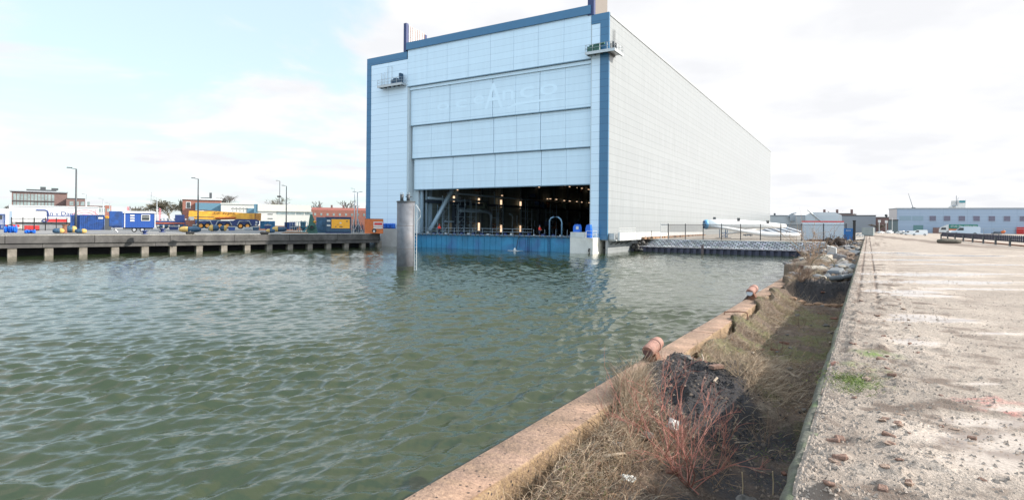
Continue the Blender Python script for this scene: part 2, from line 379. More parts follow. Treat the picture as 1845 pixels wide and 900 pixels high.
# access platforms on the facade (top-level things bolted to the hall)
def platform(name, label, x0, x1, y0, y1, z, side=False):
    t = thing(name, label, 'platform', HW(0, 0), TH)
    MB().box(x0, x1, y0, y1, z, z + .12).box(x0, x1, y0, y0 + .06, z - .35, z).box(x1-.06, x1, y0+.07, y1, z - .35, z).build('deck', M['steel'], t)
    mb = MB()
    for k in range(int((x1 - x0)/1.2) + 1): mb.box(x0 + .1 + k*1.2, x0 + .2 + k*1.2, y0 + .1, y1, z - .3, z - .01)
    mb.build('deck_beam', M['dgrey'], t)
    mb = MB()
    def rail(a, b):
        a = Vector(a); b = Vector(b); n = max(1, int((b - a).length/1.1))
        for h in (.55, 1.1): mb.tube([a + Vector((0, 0, h)), b + Vector((0, 0, h))], .03, 5)
        for k in range(n + 1): p = a.lerp(b, k/n); mb.tube([p, p + Vector((0, 0, 1.1))], .03, 5)
    rail((x0+.05, y0 + .05, z+.12), (x1-.05, y0 + .05, z+.12)); rail((x0+.05, y0 + .05, z+.12), (x0+.05, min(y1, -.1), z+.12))
    if side: rail((x1-.05, y0 + .05, z+.12), (x1-.05, y1-.05, z+.12)); rail((.3, y1-.05, z+.12), (x1-.05, y1-.05, z+.12))
    else: rail((x1-.05, y0+.05, z+.12), (x1-.05, -.1, z+.12))
    mb.build('railing', M['steel'], t)
    return t
t = platform('access_platform', 'steel access platform high on the left wing beside the door', -50.3, -43.6, -1.5, -.1, 29.9)
mb = MB(); mb.box(-46.8, -44.2, -1.2, -.4, 30.1, 30.9).box(-44.6, -44.2, -1.2, -.3, 30.9, 32).box(-46.3, -45.4, -1.0, -.5, 30.9, 31.2); mb.build('winch', M['dkblue'], t)
mb = MB(); mb.tube([(-48.6, -.2, 30.1), (-48.6, -.2, 34), (-47.4, -.2, 34), (-47.4, -.2, 30.1)], .04, 5)
for k in range(9): mb.tube([(-50.2, -.3, 30.2+k*.3), (-49.3, -.3, 30.2+k*.3)], .015, 4)
mb.tube([(-50.2, -.3, 30), (-50.2, -.3, 33)], .03, 5); mb.tube([(-49.3, -.3, 30), (-49.3, -.3, 33)], .03, 5); mb.build('ladder', M['steel'], t)
t = platform('corner_platform', 'steel balcony wrapping the right top corner of the hall', -3.6, 1.6, -1.4, 2.6, 30.0, True)
t.children  # keep
mb = MB(); mb.box(-3.3, -1.2, -1.2, -.4, 30.2, 31.0).tube([(-3.0, -.8, 31.1), (-.4, -.8, 31.3)], .22, 8); mb.build('winch', M['green'], t)
mb = MB(); mb.box(.25, .55, .9, 1.4, 30.15, 31.9).box(.7, .9, .9, 1.4, 30.15, 31.6); mb.build('control_cabinet', M['dgrey'], t)
mb = MB(); mb.tube([(.2, 2.3, 30.1), (.2, 2.3, 34.2)], .04, 5).tube([(.2, 1.8, 30.1), (.2, 1.8, 34.2)], .04, 5)
for k in range(13): mb.tube([(.2, 1.8, 30.3 + k*.3), (.2, 2.3, 30.3 + k*.3)], .02, 4)
mb.build('ladder', M['dgrey'], t)

# ------------------------------------------------------------ DOCK GATE
gatem = mat('dock_gate_blue', (.03, .20, .36), .5, var=.25, vs=.5, bump=.2, bs=3, dirt=(.04, .12, .28))
gt = thing('dock_gate', 'long blue steel dock gate across the foot of the hall opening', 'dock gate', HW(0, 0), TH)
mb = MB(); mb.box(-40.8, -5.5, -.55, .9, -4, -.45)
rr = random.Random(5)
for k in range(28):
    x = -40.2 + k*1.25
    if k not in (17, 25): mb.box(x, x + .12, -.62, -.56, -3.6, -.7)
mb.build('gate_wall', gatem, gt)
MB().box(-40.8, -5.5, -.95, 1.2, -.44, -.3).build('walkway', mat('walkway_grey_blue', (.16, .22, .28), .6), gt)
mb = MB()
for k in range(34): mb.box(-40.4 + k*1.05, -40.2 + k*1.05, -1.05, -.96, -.62, -.32)
mb.build('fender_cleat', M['dgrey'], gt)
mb = MB(); mb.box(-42.9, -40.85, -.2, .9, -4, -.35); mb.build('gate_end', gatem, gt)
mb = MB()
xs = [-40.6 + k*2.2 for k in range(17)]
for x in xs: mb.tube([(x, .8, -.3), (x, .8, .8)], .035, 5)
for h in (.25, .8): mb.tube([(-40.6, .8, h), (-14.5, .8, h)], .03, 5)
mb.build('railing', mat('railing_grey_blue', (.25, .32, .38), .5), gt)
mb = MB()
for k in range(40):
    mb = MB(); x = -39 + k*.82 + rr.uniform(-.3, .3)
    mb.box(x, x + rr.uniform(.2, .6), -.1, .5, -.3, -.3 + rr.uniform(.15, .4), 0)
    if k % 2: mb.build('deck_fitting', M['steel'] if k % 6 == 1 else M['navy'], gt); mb = MB()
x = FRt(990, 418)[0]
mb = MB(); x1 = FRt(1012, 418)[0]
mb.tube([(x, -.1, -.3), (x, -.1, 2.3), (x+.25, -.1, 2.75), (x+.7, -.1, 2.95), (x1-.7, -.1, 2.95), (x1-.25, -.1, 2.6), (x1, -.1, 2.1), (x1, -.1, -.3)], .12, 8)
mb.build('hoop_frame', mat('hoop_blue', (.13, .24, .34), .5), gt, True)
for px in (953, 990, 1037):
    x = FRt(px, 440)[0]
    if x > -5.9: x = -5.9
    mb = MB(); mb.tube([(x, -.72, -.3), (x, -.72, -3.1)], .03, 5).tube([(x+.4, -.72, -.3), (x+.4, -.72, -3.1)], .03, 5)
    for k in range(9): mb.tube([(x, -.72, -.5 - k*.3), (x+.4, -.72, -.5 - k*.3)], .025, 4)
    mb.build('ladder', M['navy'], gt)
x = FRt(940, 440)[0]
MB().tube([(x, -.7, -.3), (x-.25, -1.0, -1.0), (x-.3, -1.2, -2.0), (x-.4, -1.4, -2.9)], .05, 6).build('hose', M['black'], gt)
bu = thing('float_buoy', 'small white float on the water at the dock gate', 'buoy', HW(x-.4, -1.8, -3.0), TH)
MB().tube([(0, 0, -.1), (0, 0, .1), (0, 0, .35), (0, 0, .5)], [.22, .28, .2, .05], 10).build('float', M['white'], bu, True)
MB().box(-1.4, 1.6, -.15, .15, -.03, .04).build('float_bar', M['white'], bu)

# concrete abutments
ab = thing('dock_abutment', 'pale concrete abutment block under the right corner of the hall', 'concrete block', HW(0, 0), TH)
mb = MB(); mb.box(-5.3, -1.25, -2.9, 12.5, -4.2, -.45); mb.build('block', M['lconcrete'], ab)
MB().box(-5.28, -2.6, -2.85, -1.6, -.44, .45).build('upstand', M['pconcrete'], ab)
MB().box(-4.3, -2.75, -2.93, -2.87, -.4, .38).build('notice_board', M['white'], ab)
mb = MB()
for k in range(4):
    mb.tube([(-1.15, 1.4 + k*2.4, -2.2), (1.2, 1.4 + k*2.4, -.95)], .09, 5)
mb.build('bracket', M['dgrey'], ab)
MB().box(-1.24, 1.35, .6, 12.0, -.94, -.75).build('walkway_slab', M['pconcrete'], ab)
mb = MB()
mb.tube([(-1.8, -3.0, -2.2), (-1.8, -3.25, -2.5), (-1.8, -3.05, -3.1)], .16, 8); mb.build('tyre_fender', M['black'], ab)
rl = thing('corner_railing', 'white tubular railing on the abutment in front of the blue corner', 'railing', HW(0, 0), TH)
mb = MB()
for h in (.1, .65): mb.tube([(-2.5, -2.7, h), (-1.4, -2.7, h), (-1.4, .5, h)], .035, 5)
for p in ((-2.5, -2.7), (-1.4, -2.7), (-1.4, -1.1), (-1.4, .5)): mb.tube([(p[0], p[1], -.44), (p[0], p[1], .66)], .035, 5)
mb.build('rail', M['white'], rl)
gw = thing('gangway', 'long white solid sided gangway with railing beside the hall', 'gangway', HW(0, 0), TH)
MB().box(1.4, 1.75, 1.2, 9.5, -.9, .45).build('parapet', M['white'], gw)
mb = MB()
for h in (.75, 1.15): mb.tube([(1.58, 1.3, h), (1.58, 9.4, h)], .035, 5)
for k in range(12): mb.tube([(1.58, 1.3 + k*.736, .45), (1.58, 1.3 + k*.736, 1.15)], .03, 5)
mb.build('railing', M['white'], gw)
MB().box(.1, 1.1, .4, 1.1, -.7, .3).build('end_box', M['steel'], gw)
lw = thing('low_white_wall', 'long low white wall running beyond the gangway along the hall base', 'low wall', HW(0, 0), TH)
mb = MB()
mb.prism([(9.7, -.9), (9.7, .42), (16, .4), (60, .1), (60, -.9)], 1.5, 1.8, axis='x'); mb.build('wall', M['white'], lw)
mb = MB()
for k in range(26):
    mb.box(1.82, 2.3 + rr.random()*.5, 12 + k*1.8, 12.6 + k*1.8 + rr.random(), -.85, -.45)
mb.build('wood_block', M['wood'], lw)

ab = thing('west_abutment', 'grey concrete abutment block behind the round mooring pile', 'concrete block', HW(0, 0), TH)
MB().box(-48.9, -43.0, -1.6, -.2, -4.2, .55).build('block', mat('streaked_concrete', (.42, .41, .40), .9, var=.12, vs=.8, bump=.2, bs=8), ab)
mb = MB(); mb.tube([(-49.2, -1.7, -3.4), (-49.2, -1.7, .5)], .05, 5).tube([(-49.7, -1.7, -3.4), (-49.7, -1.7, .5)], .05, 5)
for k in range(12): mb.tube([(-49.2, -1.7, -3.2 + k*.3), (-49.7, -1.7, -3.2 + k*.3)], .03, 4)
mb.build('ladder', M['steel'], ab)
def barrels(root, spots, r, h, z, lab, m, group):
    for i, (x, y) in enumerate(spots):
        p = HW(x, y, z)
        o = MB().tube([(0, 0, 0), (0, 0, h*.33), (0, 0, h*.34), (0, 0, h*.36), (0, 0, h*.66), (0, 0, h*.68), (0, 0, h)], [r, r, r*1.06, r, r, r*1.06, r], 14).build('barrel', m, None, True, p)
        MB().tube([(0, 0, h), (0, 0, h + .04)], r*.8, 12).build('lid', m, o)
        tag(o, lab[i], 'barrel', group)
barrels(None, [(-48.2, -1.0), (-47.2, -.9), (-46.0, -1.0)], .48, 1.0, .56, ['left blue barrel on the grey abutment behind the pile', 'middle blue barrel on the grey abutment behind the pile', 'right blue barrel on the grey abutment behind the pile'], M['bright'], 'blue barrels on the grey abutment')
def tank(x, y, z, w, h, label, hole=True):
    t = thing('blue_tank', label, 'tank', HW(x, y, z), TH)
    mb = MB(); mb.prism([(-w/2, 0), (w/2, 0), (w/2, h*.6), (w*.36, h), (-w*.3, h), (-w/2, h*.7)], -.4, .4, inset=.05); mb.build('tank_body', M['bright'], t)
    if hole: MB().box(-.05, w*.34, -.46, -.41, h*.35, h*.75).build('white_label', M['white'], t)
    MB().tube([(0, 0, h), (0, 0, h + .12)], .15, 8).build('cap', M['navy'], t)
tank(-4.5, -1.8, .46, 1.2, 1.25, 'blue tank with white label on top of the abutment upstand')
tank(-2.35, -2.0, -.44, .9, 2.1, 'taller blue tank beside the pale upstand at the hall corner', False)

# ------------------------------------------------------------ PEOPLE on the gate
def person(px, label, lean, rz):
    x, _ = FRt(px, 418, 0); p = HW(x, .1, -.3)
    t = thing('person', label, 'person', p, rz)
    def skin(name, verts, edges, rad, m, root=0):
        me = bpy.data.meshes.new(name); me.from_pydata(verts, edges, []); me.materials.append(m)
        o = bpy.data.objects.new(name, me); COL.objects.link(o); o.parent = t
        import bmesh
        bm = bmesh.new(); bm.from_mesh(me); sl = bm.verts.layers.skin.new(); bm.verts.ensure_lookup_table()
        for i, r in enumerate(rad): bm.verts[i][sl].radius = (r, r)
        bm.verts[root][sl].use_root = True
        bm.to_mesh(me); bm.free()
        md = o.modifiers.new('skin', 'SKIN'); md.use_smooth_shade = True
        o.modifiers.new('sub', 'SUBSURF').render_levels = 1
        return o
    l = lean
    V = [(0, 0, .92), (.0, l*.3, 1.15), (0, l*.7, 1.4), (0, l*.9, 1.5), (0, l, 1.58), (0, l, 1.68), (0, l, 1.76),
         (.1, 0, .86), (.11, -.02, .48), (.11, 0, .08), (.11, -.16, .04), (-.1, 0, .86), (-.11, -.06, .48), (-.11, 0.02, .08), (-.11, -.14, .04),
         (.19, l*.7, 1.38), (.25, l*.7-.05, 1.12), (.2, l*.7-.25, 1.0), (.19, l*.7-.32, .98),
         (-.19, l*.7, 1.38), (-.26, l*.7, 1.12), (-.22, l*.7-.2, .96), (-.21, l*.7-.27, .93)]
    E = [(0, 1), (1, 2), (2, 3), (3, 4), (4, 5), (5, 6), (0, 7), (7, 8), (8, 9), (9, 10), (0, 11), (11, 12), (12, 13), (13, 14), (2, 15), (15, 16), (16, 17), (17, 18), (2, 19), (19, 20), (20, 21), (21, 22)]
    rad = [.15, .14, .15, .06, .08, .1, .08, .1, .07, .05, .05, .1, .07, .05, .05, .06, .045, .035, .03, .06, .045, .035, .03]
    for sx, base in ((1, 18), (-1, 22)):
        bx, by, bz = V[base]
        for k in range(5):
            V.append((bx + (k - 2)*.018, by - (.05 if k else .02), bz - (.02 if k else 0))); V.append((bx + (k - 2)*.02, by - (.085 if k else .04), bz - .045))
            E += [(base, len(V) - 2), (len(V) - 2, len(V) - 1)]; rad += [.009, .007]
    skin('body', V, E, rad, M['skin'])
    jv = [V[i] for i in (0, 1, 2, 15, 16, 17, 19, 20, 21)]
    skin('jacket', jv, [(0, 1), (1, 2), (2, 3), (3, 4), (4, 5), (2, 6), (6, 7), (7, 8)], [.2, .2, .2, .1, .075, .06, .1, .075, .06], M['jacket'])
    tv = [V[i] for i in (0, 7, 8, 9, 11, 12, 13)]
    skin('trousers', tv, [(0, 1), (1, 2), (2, 3), (0, 4), (4, 5), (5, 6)], [.17, .125, .095, .075, .125, .095, .075], M['trousers'])
    MB().lump((0, l, 1.76), .125, .14, .1, 3, 0, .02, 2).build('helmet', M['navy'] if lean > -.1 else M['red'], t, True)
person(790, 'person in a red jacket leaning over by the duct on the dock gate', -.22, .4)
person(971, 'person in a red jacket standing upright on the dock gate near its middle', -.05, 1.0)

# ------------------------------------------------------------ MOORING PILE
g = G(730, 486, -3)
pile = thing('mooring_pile', 'tall round steel mooring pile standing in the water before the hall', 'mooring pile', (g.x, g.y, 0))
MB().tube([(0, 0, -5), (0, 0, 3.72)], .88, 40).build('pile_tube', mat('pile_steel', (.13, .135, .15), .6, .2, var=.3, vs=1.5, bump=.2, bs=8, dirt=(.14, .13, .135)), pile, True)
MB().tube([(0, 0, -3.4), (0, 0, -2.72), (0, 0, -2.6)], [.889, .889, .883], 40, cap=False).build('wet_band', mat('wet_algae_band', (.035, .04, .028), .35, var=.5, vs=4), pile, True)
for z in (-.9, 1.4): MB().tube([(0, 0, z), (0, 0, z + .03)], .887, 40, cap=False).build('weld_seam', mat('weld_rust', (.12, .08, .06), .8, var=.4, vs=6), pile)
MB().tube([(0, 0, 3.73), (0, 0, 3.86)], .93, 40).build('top_plate', M['dgrey'], pile)
for x in (-.42, .22):
    h = MB().tube([(x, 0, 3.87), (x, 0, 4.55)], .17, 14).build('bollard_post', M['dgrey'], pile, True)
    MB().tube([(x + .15*math.cos(a), 0, 4.56 + .17*math.sin(a)) for a in np.linspace(0, math.pi, 9)], .03, 6).build('lifting_eye', M['steel'], h)
MB().tube([(-.05, 0, 4.3), (.62, 0, 4.3)], .04, 6).build('cross_bar', M['dgrey'], pile)
mb = MB()
for x in (.92, 1.14): mb.tube([(x, -.3, -3.3), (x, -.3, 3.3)], .03, 6)
for k in range(17): mb.tube([(.92, -.3, -3 + k*.38), (1.14, -.3, -3 + k*.38)], .02, 5)
mb.tube([(.95, -.3, 3.3), (1.05, -.3, 3.5), (1.45, -.3, 2.9), (1.5, -.3, 2.3), (1.0, -.3, 1.7)], .035, 6)
mb.build('ladder', M['white'], pile)
# ------------------------------------------------------------ FAR QUAY ON THE LEFT
A = Vector((-63.05, 72.4)); B = Vector((-28.4, 110.44)); D = (B - A).normalized(); NB = Vector((-D.y, D.x))
def QL(t, off=0, z=0):
    p = A + D*t + NB*off
    return Vector((p.x, p.y, z))
LEN = (Vector((-26.0, 113.0)) - A).length
quay = thing('far_quay', 'long grey concrete quay deck on piles across the water at left', 'quay')
qm = mat('old_quay_concrete', (.09, .085, .08), .9, var=.45, vs=.7, bump=.4, bs=5, dirt=(.07, .065, .065))
def strip(off0, off1, z0, z1, t0, t1, m, name, n=1, gap=.0):
    mb = MB()
    for k in range(n):
        a0 = t0 + (t1 - t0)*k/n + gap; a1 = t0 + (t1 - t0)*(k + 1)/n - gap
        lo = []; 
        for t in (a0, a1):
            for o in (off0, off1):
                p = QL(t, o); zz = yard_z(p.x)
                lo.append(((p.x, p.y, zz + z0), (p.x, p.y, zz + z1)))
        (a, b), (c, d), (e, f), (g, h) = lo
        mb.add([a, e, g, c, b, f, h, d], [(0, 3, 2, 1), (4, 5, 6, 7), (0, 1, 5, 4), (1, 2, 6, 5), (2, 3, 7, 6), (3, 0, 4, 7)])
    return mb.build(name, m, quay)
strip(-.1, 1.2, -1.15, 0, -75, LEN, qm, 'upper_beam', 14, .03)
strip(.1, 1.2, -1.75, -1.17, -75, LEN, qm, 'lower_beam', 10, .02)
strip(-.14, .9, .004, .06, -75, LEN, M['lconcrete'], 'coping')
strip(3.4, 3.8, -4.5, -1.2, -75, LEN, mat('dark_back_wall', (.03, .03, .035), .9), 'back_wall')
for k in range(-18, 16):
    p = QL(k*3.675, .7)
    MB().box(-.45, .45, -.45, .45, -5, -1.9 ).build('support_pile', mat('stained_pile_concrete', (.22, .195, .165), .9, var=.4, vs=1.1, dirt=(.09, .085, .055)), quay, loc=(p.x, p.y, 0), rz=math.atan2(D.y, D.x))
# yard ground
mb = MB(); pts = []
asph = mat('yard_asphalt', (.21, .205, .20), .9, var=.25, vs=.15, bump=.1, bs=4)
def yv(t, o): p = QL(t, o); return (p.x, p.y, yard_z(p.x))
ts = [-75, 0, 15, 30, 45, LEN]
v = []; f = []
for i, t in enumerate(ts): v += [yv(t, .5), (QL(t, 400).x, QL(t, 400).y, yard_z(QL(t, .5).x))]
for i in range(len(ts) - 1): f.append((2*i, 2*i+2, 2*i+3, 2*i+1))
tag(MB().add(v, f).build('yard_ground', asph), kind='structure')

# ------------------------------------------------------------ generic builders
def wheel(parent, x, y, r, w=.25, rimm=None, seg=16):
    o = MB().tube([(x, y - w/2, r), (x, y + w/2, r)], r, seg).build('wheel', M['tyre'], parent)
    for yy in (y - w/2 - .012, y + w/2 + .002): MB().tube([(x, yy, r), (x, yy + .01, r)], r*.58, 10).build('rim', rimm or M['rim'], o)
    return o
def container(g, w, h, d, m, label, name='shipping_container', rz=0, marks=True, cat='container', roofm=None):
    t = thing(name, label, cat, g, rz)
    mb = MB(); n = max(6, int(w/.28)); dx = (w - .2)/n
    for k in range(n):
        x = -w/2 + .1 + k*dx
        mb.box(x, x + dx*.55, -.0, .1, .15, h - .15)
    mb.box(-w/2 + .08, w/2 - .08, .06, d - .06, .14, h - .04)
    mb.build('corrugated_wall', m, t)
    mb = MB()
    for x in (-w/2, w/2 - .12):
        for y in (-.04, d - .12): mb.box(x, x + .12, y, y + .14, 0, h)
    for z in (0, h - .14):
        mb.box(-w/2 + .12, w/2 - .12, -.03, .08, z, z + .13); mb.box(-w/2 + .12, w/2 - .12, d - .1, d, z, z + .13)
    mb.build('frame', roofm or m, t)
    return t
def prism_car(kind, name, label, g, rz, m, cat='car', group=None, scale=1.0):
    t = thing(name, label, cat, g, rz, group)
    if kind == 'van':
        L, Hh, W = 5.0, 1.98, 1.9
        pr = [(-2.45, .32), (2.45, .32), (2.5, .8), (2.35, 1.0), (1.65, 1.18), (1.0, 1.85), (.7, Hh), (-2.3, Hh), (-2.48, 1.8)]
        MB().prism(pr, -.95, .95, inset=.12).build('body', m, t)
        for y0, y1 in ((-.935, -.9), (.9, .935)):
            MB().prism([(.35, 1.15), (1.5, 1.15), (1.0, 1.72), (.35, 1.72)], y0 + .015*(1 if y0 < 0 else 1), y1, inset=.0).build('side_window', M['glass'], t)
        MB().add([(1.72, -.8, 1.17), (1.72, .8, 1.17), (1.06, .72, 1.84), (1.06, -.72, 1.84)], [(0, 1, 2, 3)]).build('windscreen', M['glass'], t)
        wx = (-1.55, 1.6); wr = .34; yw = .86
    elif kind == 'small_van':
        pr = [(-2.1, .3), (2.1, .3), (2.12, .7), (1.95, .92), (1.35, 1.08), (.75, 1.7), (.5, 1.8), (-1.95, 1.82), (-2.1, 1.5)]
        MB().prism(pr, -.85, .85, inset=.1).build('body', m, t)
        for y0, y1 in ((-.835, -.8), (.8, .835)): MB().prism([(.1, 1.1), (1.15, 1.1), (.7, 1.6), (.1, 1.6)], y0, y1).build('side_window', M['glass'], t)
        MB().add([(1.4, -.7, 1.09), (1.4, .7, 1.09), (.8, .62, 1.68), (.8, -.62, 1.68)], [(0, 1, 2, 3)]).build('windscreen', M['glass'], t)
        wx = (-1.35, 1.35); wr = .31; yw = .76
    else:
        pr = [(-2.05, .28), (2.1, .28), (2.12, .55), (2.0, .78), (1.05, .92), (-1.8, .95), (-2.05, .8)]
        MB().prism(pr, -.85, .85).build('body', m, t)
        MB().prism([(-1.75, .95), (1.05, .93), (.35, 1.38), (-1.25, 1.4)], -.8, .8, inset=.18).build('cabin_glass', M['glass'], t)
        MB().prism([(-1.35, 1.4), (.42, 1.38), (.25, 1.46), (-1.1, 1.47)], -.64, .64, inset=.03).build('roof_panel', m, t)
        wx = (-1.3, 1.3); wr = .31; yw = .77
    for x in wx:
        for y in (-yw, yw): wheel(t, x, y, wr)
    for y in (-.6, .6): MB().box(2.06, 2.14, y - .15, y + .15, .62, .76).build('headlight', M['glassb'], t)
    t.scale = (scale,)*3
    return t
def lamp_post(px, pyb, pyt, label, group, m=None, double=False, arm=1.0, zg=None):
    g, w, h = face(px, px, pyb, pyt, zg)
    t = thing('lamp_post', label, 'street lamp', g, 0, group)
    m = m or M['dgrey']
    MB().tube([(0, 0, 0), (0, 0, h*.3), (0, 0, h)], [.16, .14, .10], 8).build('post', m, t, True)
    for sg in ((-1, 1) if double else (-1,)):
        o = MB().tube([(0, 0, h - .05), (sg*arm*.6, 0, h + .05)], .05, 6).build('arm', m, t)
        MB().box(min(sg*arm*.5, sg*arm*1.2), max(sg*arm*.5, sg*arm*1.2), -.18, .18, h + .06, h + .2, bev=.05).build('lamp_head', m, o)
    return t
def bare_tree(g, h, w, seed, label, group=None, dens=3, name='bare_tree', m=None, lev=5, tw=.012):
    t = thing(name, label, 'tree', g, 0, group); rr = random.Random(seed)
    m = m or M['bark']
    tr = MB(); cr = MB(); trunk_h = h*.25
    tr.tube([(0, 0, -.1), (0, 0, trunk_h*.5), (rr.uniform(-.1, .1), 0, trunk_h)], [h*.028, h*.022, h*.018], 7)
    tr.build('trunk', m, t, True)
    def grow(p, d, L, r, lv):
        q = p + d*L
        mid = p.lerp(q, .5) + Vector((rr.uniform(-1, 1), rr.uniform(-1, 1), 0))*L*.06
        cr.tube([p, mid, q], [r, r*.8, r*.6], 4 if lv < 3 else 3, cap=False)
        if lv >= lev: return
        for k in range(dens if lv else dens + 2):
            ang = rr.uniform(.3, .75); az = rr.uniform(0, 2*math.pi)
            o = d.orthogonal().normalized(); o = Matrix.Rotation(az, 3, d) @ o
            nd = (d*math.cos(ang) + o*math.sin(ang) + Vector((0, 0, .12))).normalized()
            nd.x *= w/h*1.2; nd.y *= w/h*1.2; nd.normalize()
            s_ = p.lerp(q, rr.uniform(.45, 1)) if k else q
            grow(s_, nd, L*rr.uniform(.6, .82), max(r*.55, tw), lv + 1)
    grow(Vector((0, 0, trunk_h)), Vector((0, 0, 1)), h*.26, h*.016, 0)
    zs = [v[2] for v in cr.v]; k = (h - trunk_h)/(max(zs) - trunk_h)
    cr.v = [(x, y, trunk_h + (z - trunk_h)*k) for x, y, z in cr.v]
    xs = sorted(abs(v[0]) for v in cr.v); kx = (w/2)/xs[int(len(xs)*.97)]
    cr.v = [(x*kx, y*kx, z) for x, y, z in cr.v]
    cr.build('crown', m, t)
    return t

# ------------------------------------------------------------ LEFT YARD, left to right
CC = []
# long white semi trailer with tractor
g, w, h = face(18, 180, 413, 371)
tr = thing('semi_trailer', 'long white semi trailer with blue lettering and a red stripe behind the fence', 'trailer', g, 0)
MB().box(-w/2, w/2, 0, 2.6, 1.35, h, bev=.06).build('trailer_box', M['white'], tr)
MB().box(-w/2 + .05, w/2 - .05, -.03, -.004, h - .3, h - .12).build('top_rail', M['grey'], tr)
MB().box(-w/2 + 5.6, w/2 - 5.2, -.02, -.003, 1.45, 2.05).build('red_stripe', M['red'], tr)
MB().box(-w/2 + 1, w/2 - .4, .3, 2.3, 1.0, 1.34).build('chassis', M['dgrey'], tr)
for x in (w/2 - 4.6, w/2 - 3.4, w/2 - 2.2): wheel(tr, x, .3, .5, .4)
MB().box(-w/2 + 3.5, -w/2 + 3.7, .4, .6, 0, 1.2).build('landing_leg', M['grey'], tr)
lb = mat('lettering_blue', (.02, .05, .2), .5)
def tx(px, py): p = ZY(px, py, g.y); return (p.x - g.x)*math.cos(math.atan2(g.x, g.y)), p.z - g.z
x, z = tx(87, 390)
MB().tube([(x - 1.9, -.03, z + 1.25), (x - .5, -.03, z + 1.25), (x - .15, -.03, z + 1.05), (x - .1, -.03, z + .7), (x - .1, -.03, z - .7), (x - .3, -.03, z - 1.0), (x - .7, -.03, z - 1.05), (x - 1.0, -.03, z - .8), (x - .8, -.03, z - .55), (x - .5, -.03, z - .5)], .13, 5).build('letter_j', lb, tr)
x, z = tx(109, 384.5); text('lettering', 'an v Dam', 4.4, .78, lb, tr, (x, -.03, z))
x, z = tx(107, 389); MB().box(x - 2, x + 2, -.03, -.004, z - .1, z + .05).build('underline', lb, tr)
x, z = tx(155, 384)
mb = MB()
for rad in (1.0, 1.4): mb.tube([(x + 1.6*rad*math.cos(a), -.03, z - .9 + 1.15*rad*math.sin(a)) for a in np.linspace(.3, math.pi - .3, 13)], .05, 4)
mb.box(x - .5, x + .5, -.03, -.004, z - .5, z - .2); mb.build('red_arch_mark', M['pink'], tr)
x, z = tx(173, 382); MB().box(x, x + .12, -.02, -.003, 1.6, h - .5).build('red_bar', M['pink'], tr)
g2, w2, h2 = face(-10, 20, 413, 374)
tt = thing('tractor_unit', 'white lorry cab at the left frame edge coupled to the trailer', 'lorry', g2)
mb = MB(); mb.prism([(-w2/2, .9), (w2/2 - .3, .9), (w2/2 - .3, h2 - .2), (-w2/2 + .8, h2 - .2), (-w2/2 + .1, h2*.5)], 0, 2.4, inset=.08); mb.build('cab', M['white'], tt)
MB().prism([(-w2/2 + .3, 1.9), (w2/2 - 1.3, 1.9), (w2/2 - 1.3, 2.7), (-w2/2 + .7, 2.7)], -.03, .03).build('side_window', M['glass'], tt)
MB().box(w2/2 - .28, w2/2 + .1, .2, 2.2, .5, h2 - .6).build('fairing', mat('grey_blue_fairing', (.25, .32, .4), .5), tt)
MB().box(-w2/2 + .1, w2/2 + 1.2, .1, 2.2, .45, .89).build('chassis', M['red'], tt)
for x in (-w2/2 + 1.1, w2/2 - .2): wheel(tt, x, .25, .5, .4)
# spiked fence in front of the trailer
def bar_fence(p0, p1, h, label, posts, step=.14, name='bar_fence', m=None, z0=None, z1=None, r=.012, pr=.05, group=None):
    p0 = Vector(p0); p1 = Vector(p1)
    t = thing(name, label, 'fence', p0)
    d = p1 - p0; L = Vector((d.x, d.y)).length; n = int(L/step); m = m or M['black']
    mb = MB()
    for k in range(n + 1):
        p = d*(k/n); mb.tube([(p.x, p.y, p.z + .08), (p.x, p.y, p.z + h)], r, 4)
    for hh in (.15, h - .18): mb.tube([(0, 0, hh), (d.x, d.y, d.z + hh)], .025, 4)
    mb.build('bars', m, t)
    for k in range(posts):
        p = d*(k/(posts - 1)); MB().box(-pr, pr, -pr, pr, 0, h + .08).build('post', m, t, loc=p)
    return t
ga, _, _ = face(20, 20, 415, 390); gb, _, hb = face(120, 120, 415, 393)
bar_fence(ga, gb, hb, 'black spiked bar fence in front of the white trailer', 6, .17, r=.02)
# containers
g, w, h = face(122, 188, 414, 387); container(g, w*.38, h, 2.4, M['blue'], 'blue container nearest the left lamp post', rz=0).location.x -= w*.31
g1, w1, h1 = face(141, 186, 414, 387); g1.y += .3
t = container(g1, w1, h1*1.01, 2.4, M['blue'], 'wide blue container with a white label between lamp post and cabin')
MB().box(w1/2 - 1.0, w1/2 - .25, -.06, -.03, h1 - .75, h1 - .4).build('white_label', M['white'], t)
g, w, h = face(188, 200, 414, 388); t = thing('dark_skip', 'dark open skip with odd scrap between container and cabin', 'skip', g)
MB().box(-w/2, w/2, 0, 2, 0, h*.8).build('skip_body', M['dgrey'], t); MB().lump((-.2, .8, h*.85), .5, .5, .4, 4).lump((.4, 1, h*.8), .4, .4, .3, 5).build('scrap', M['yellow'], t)
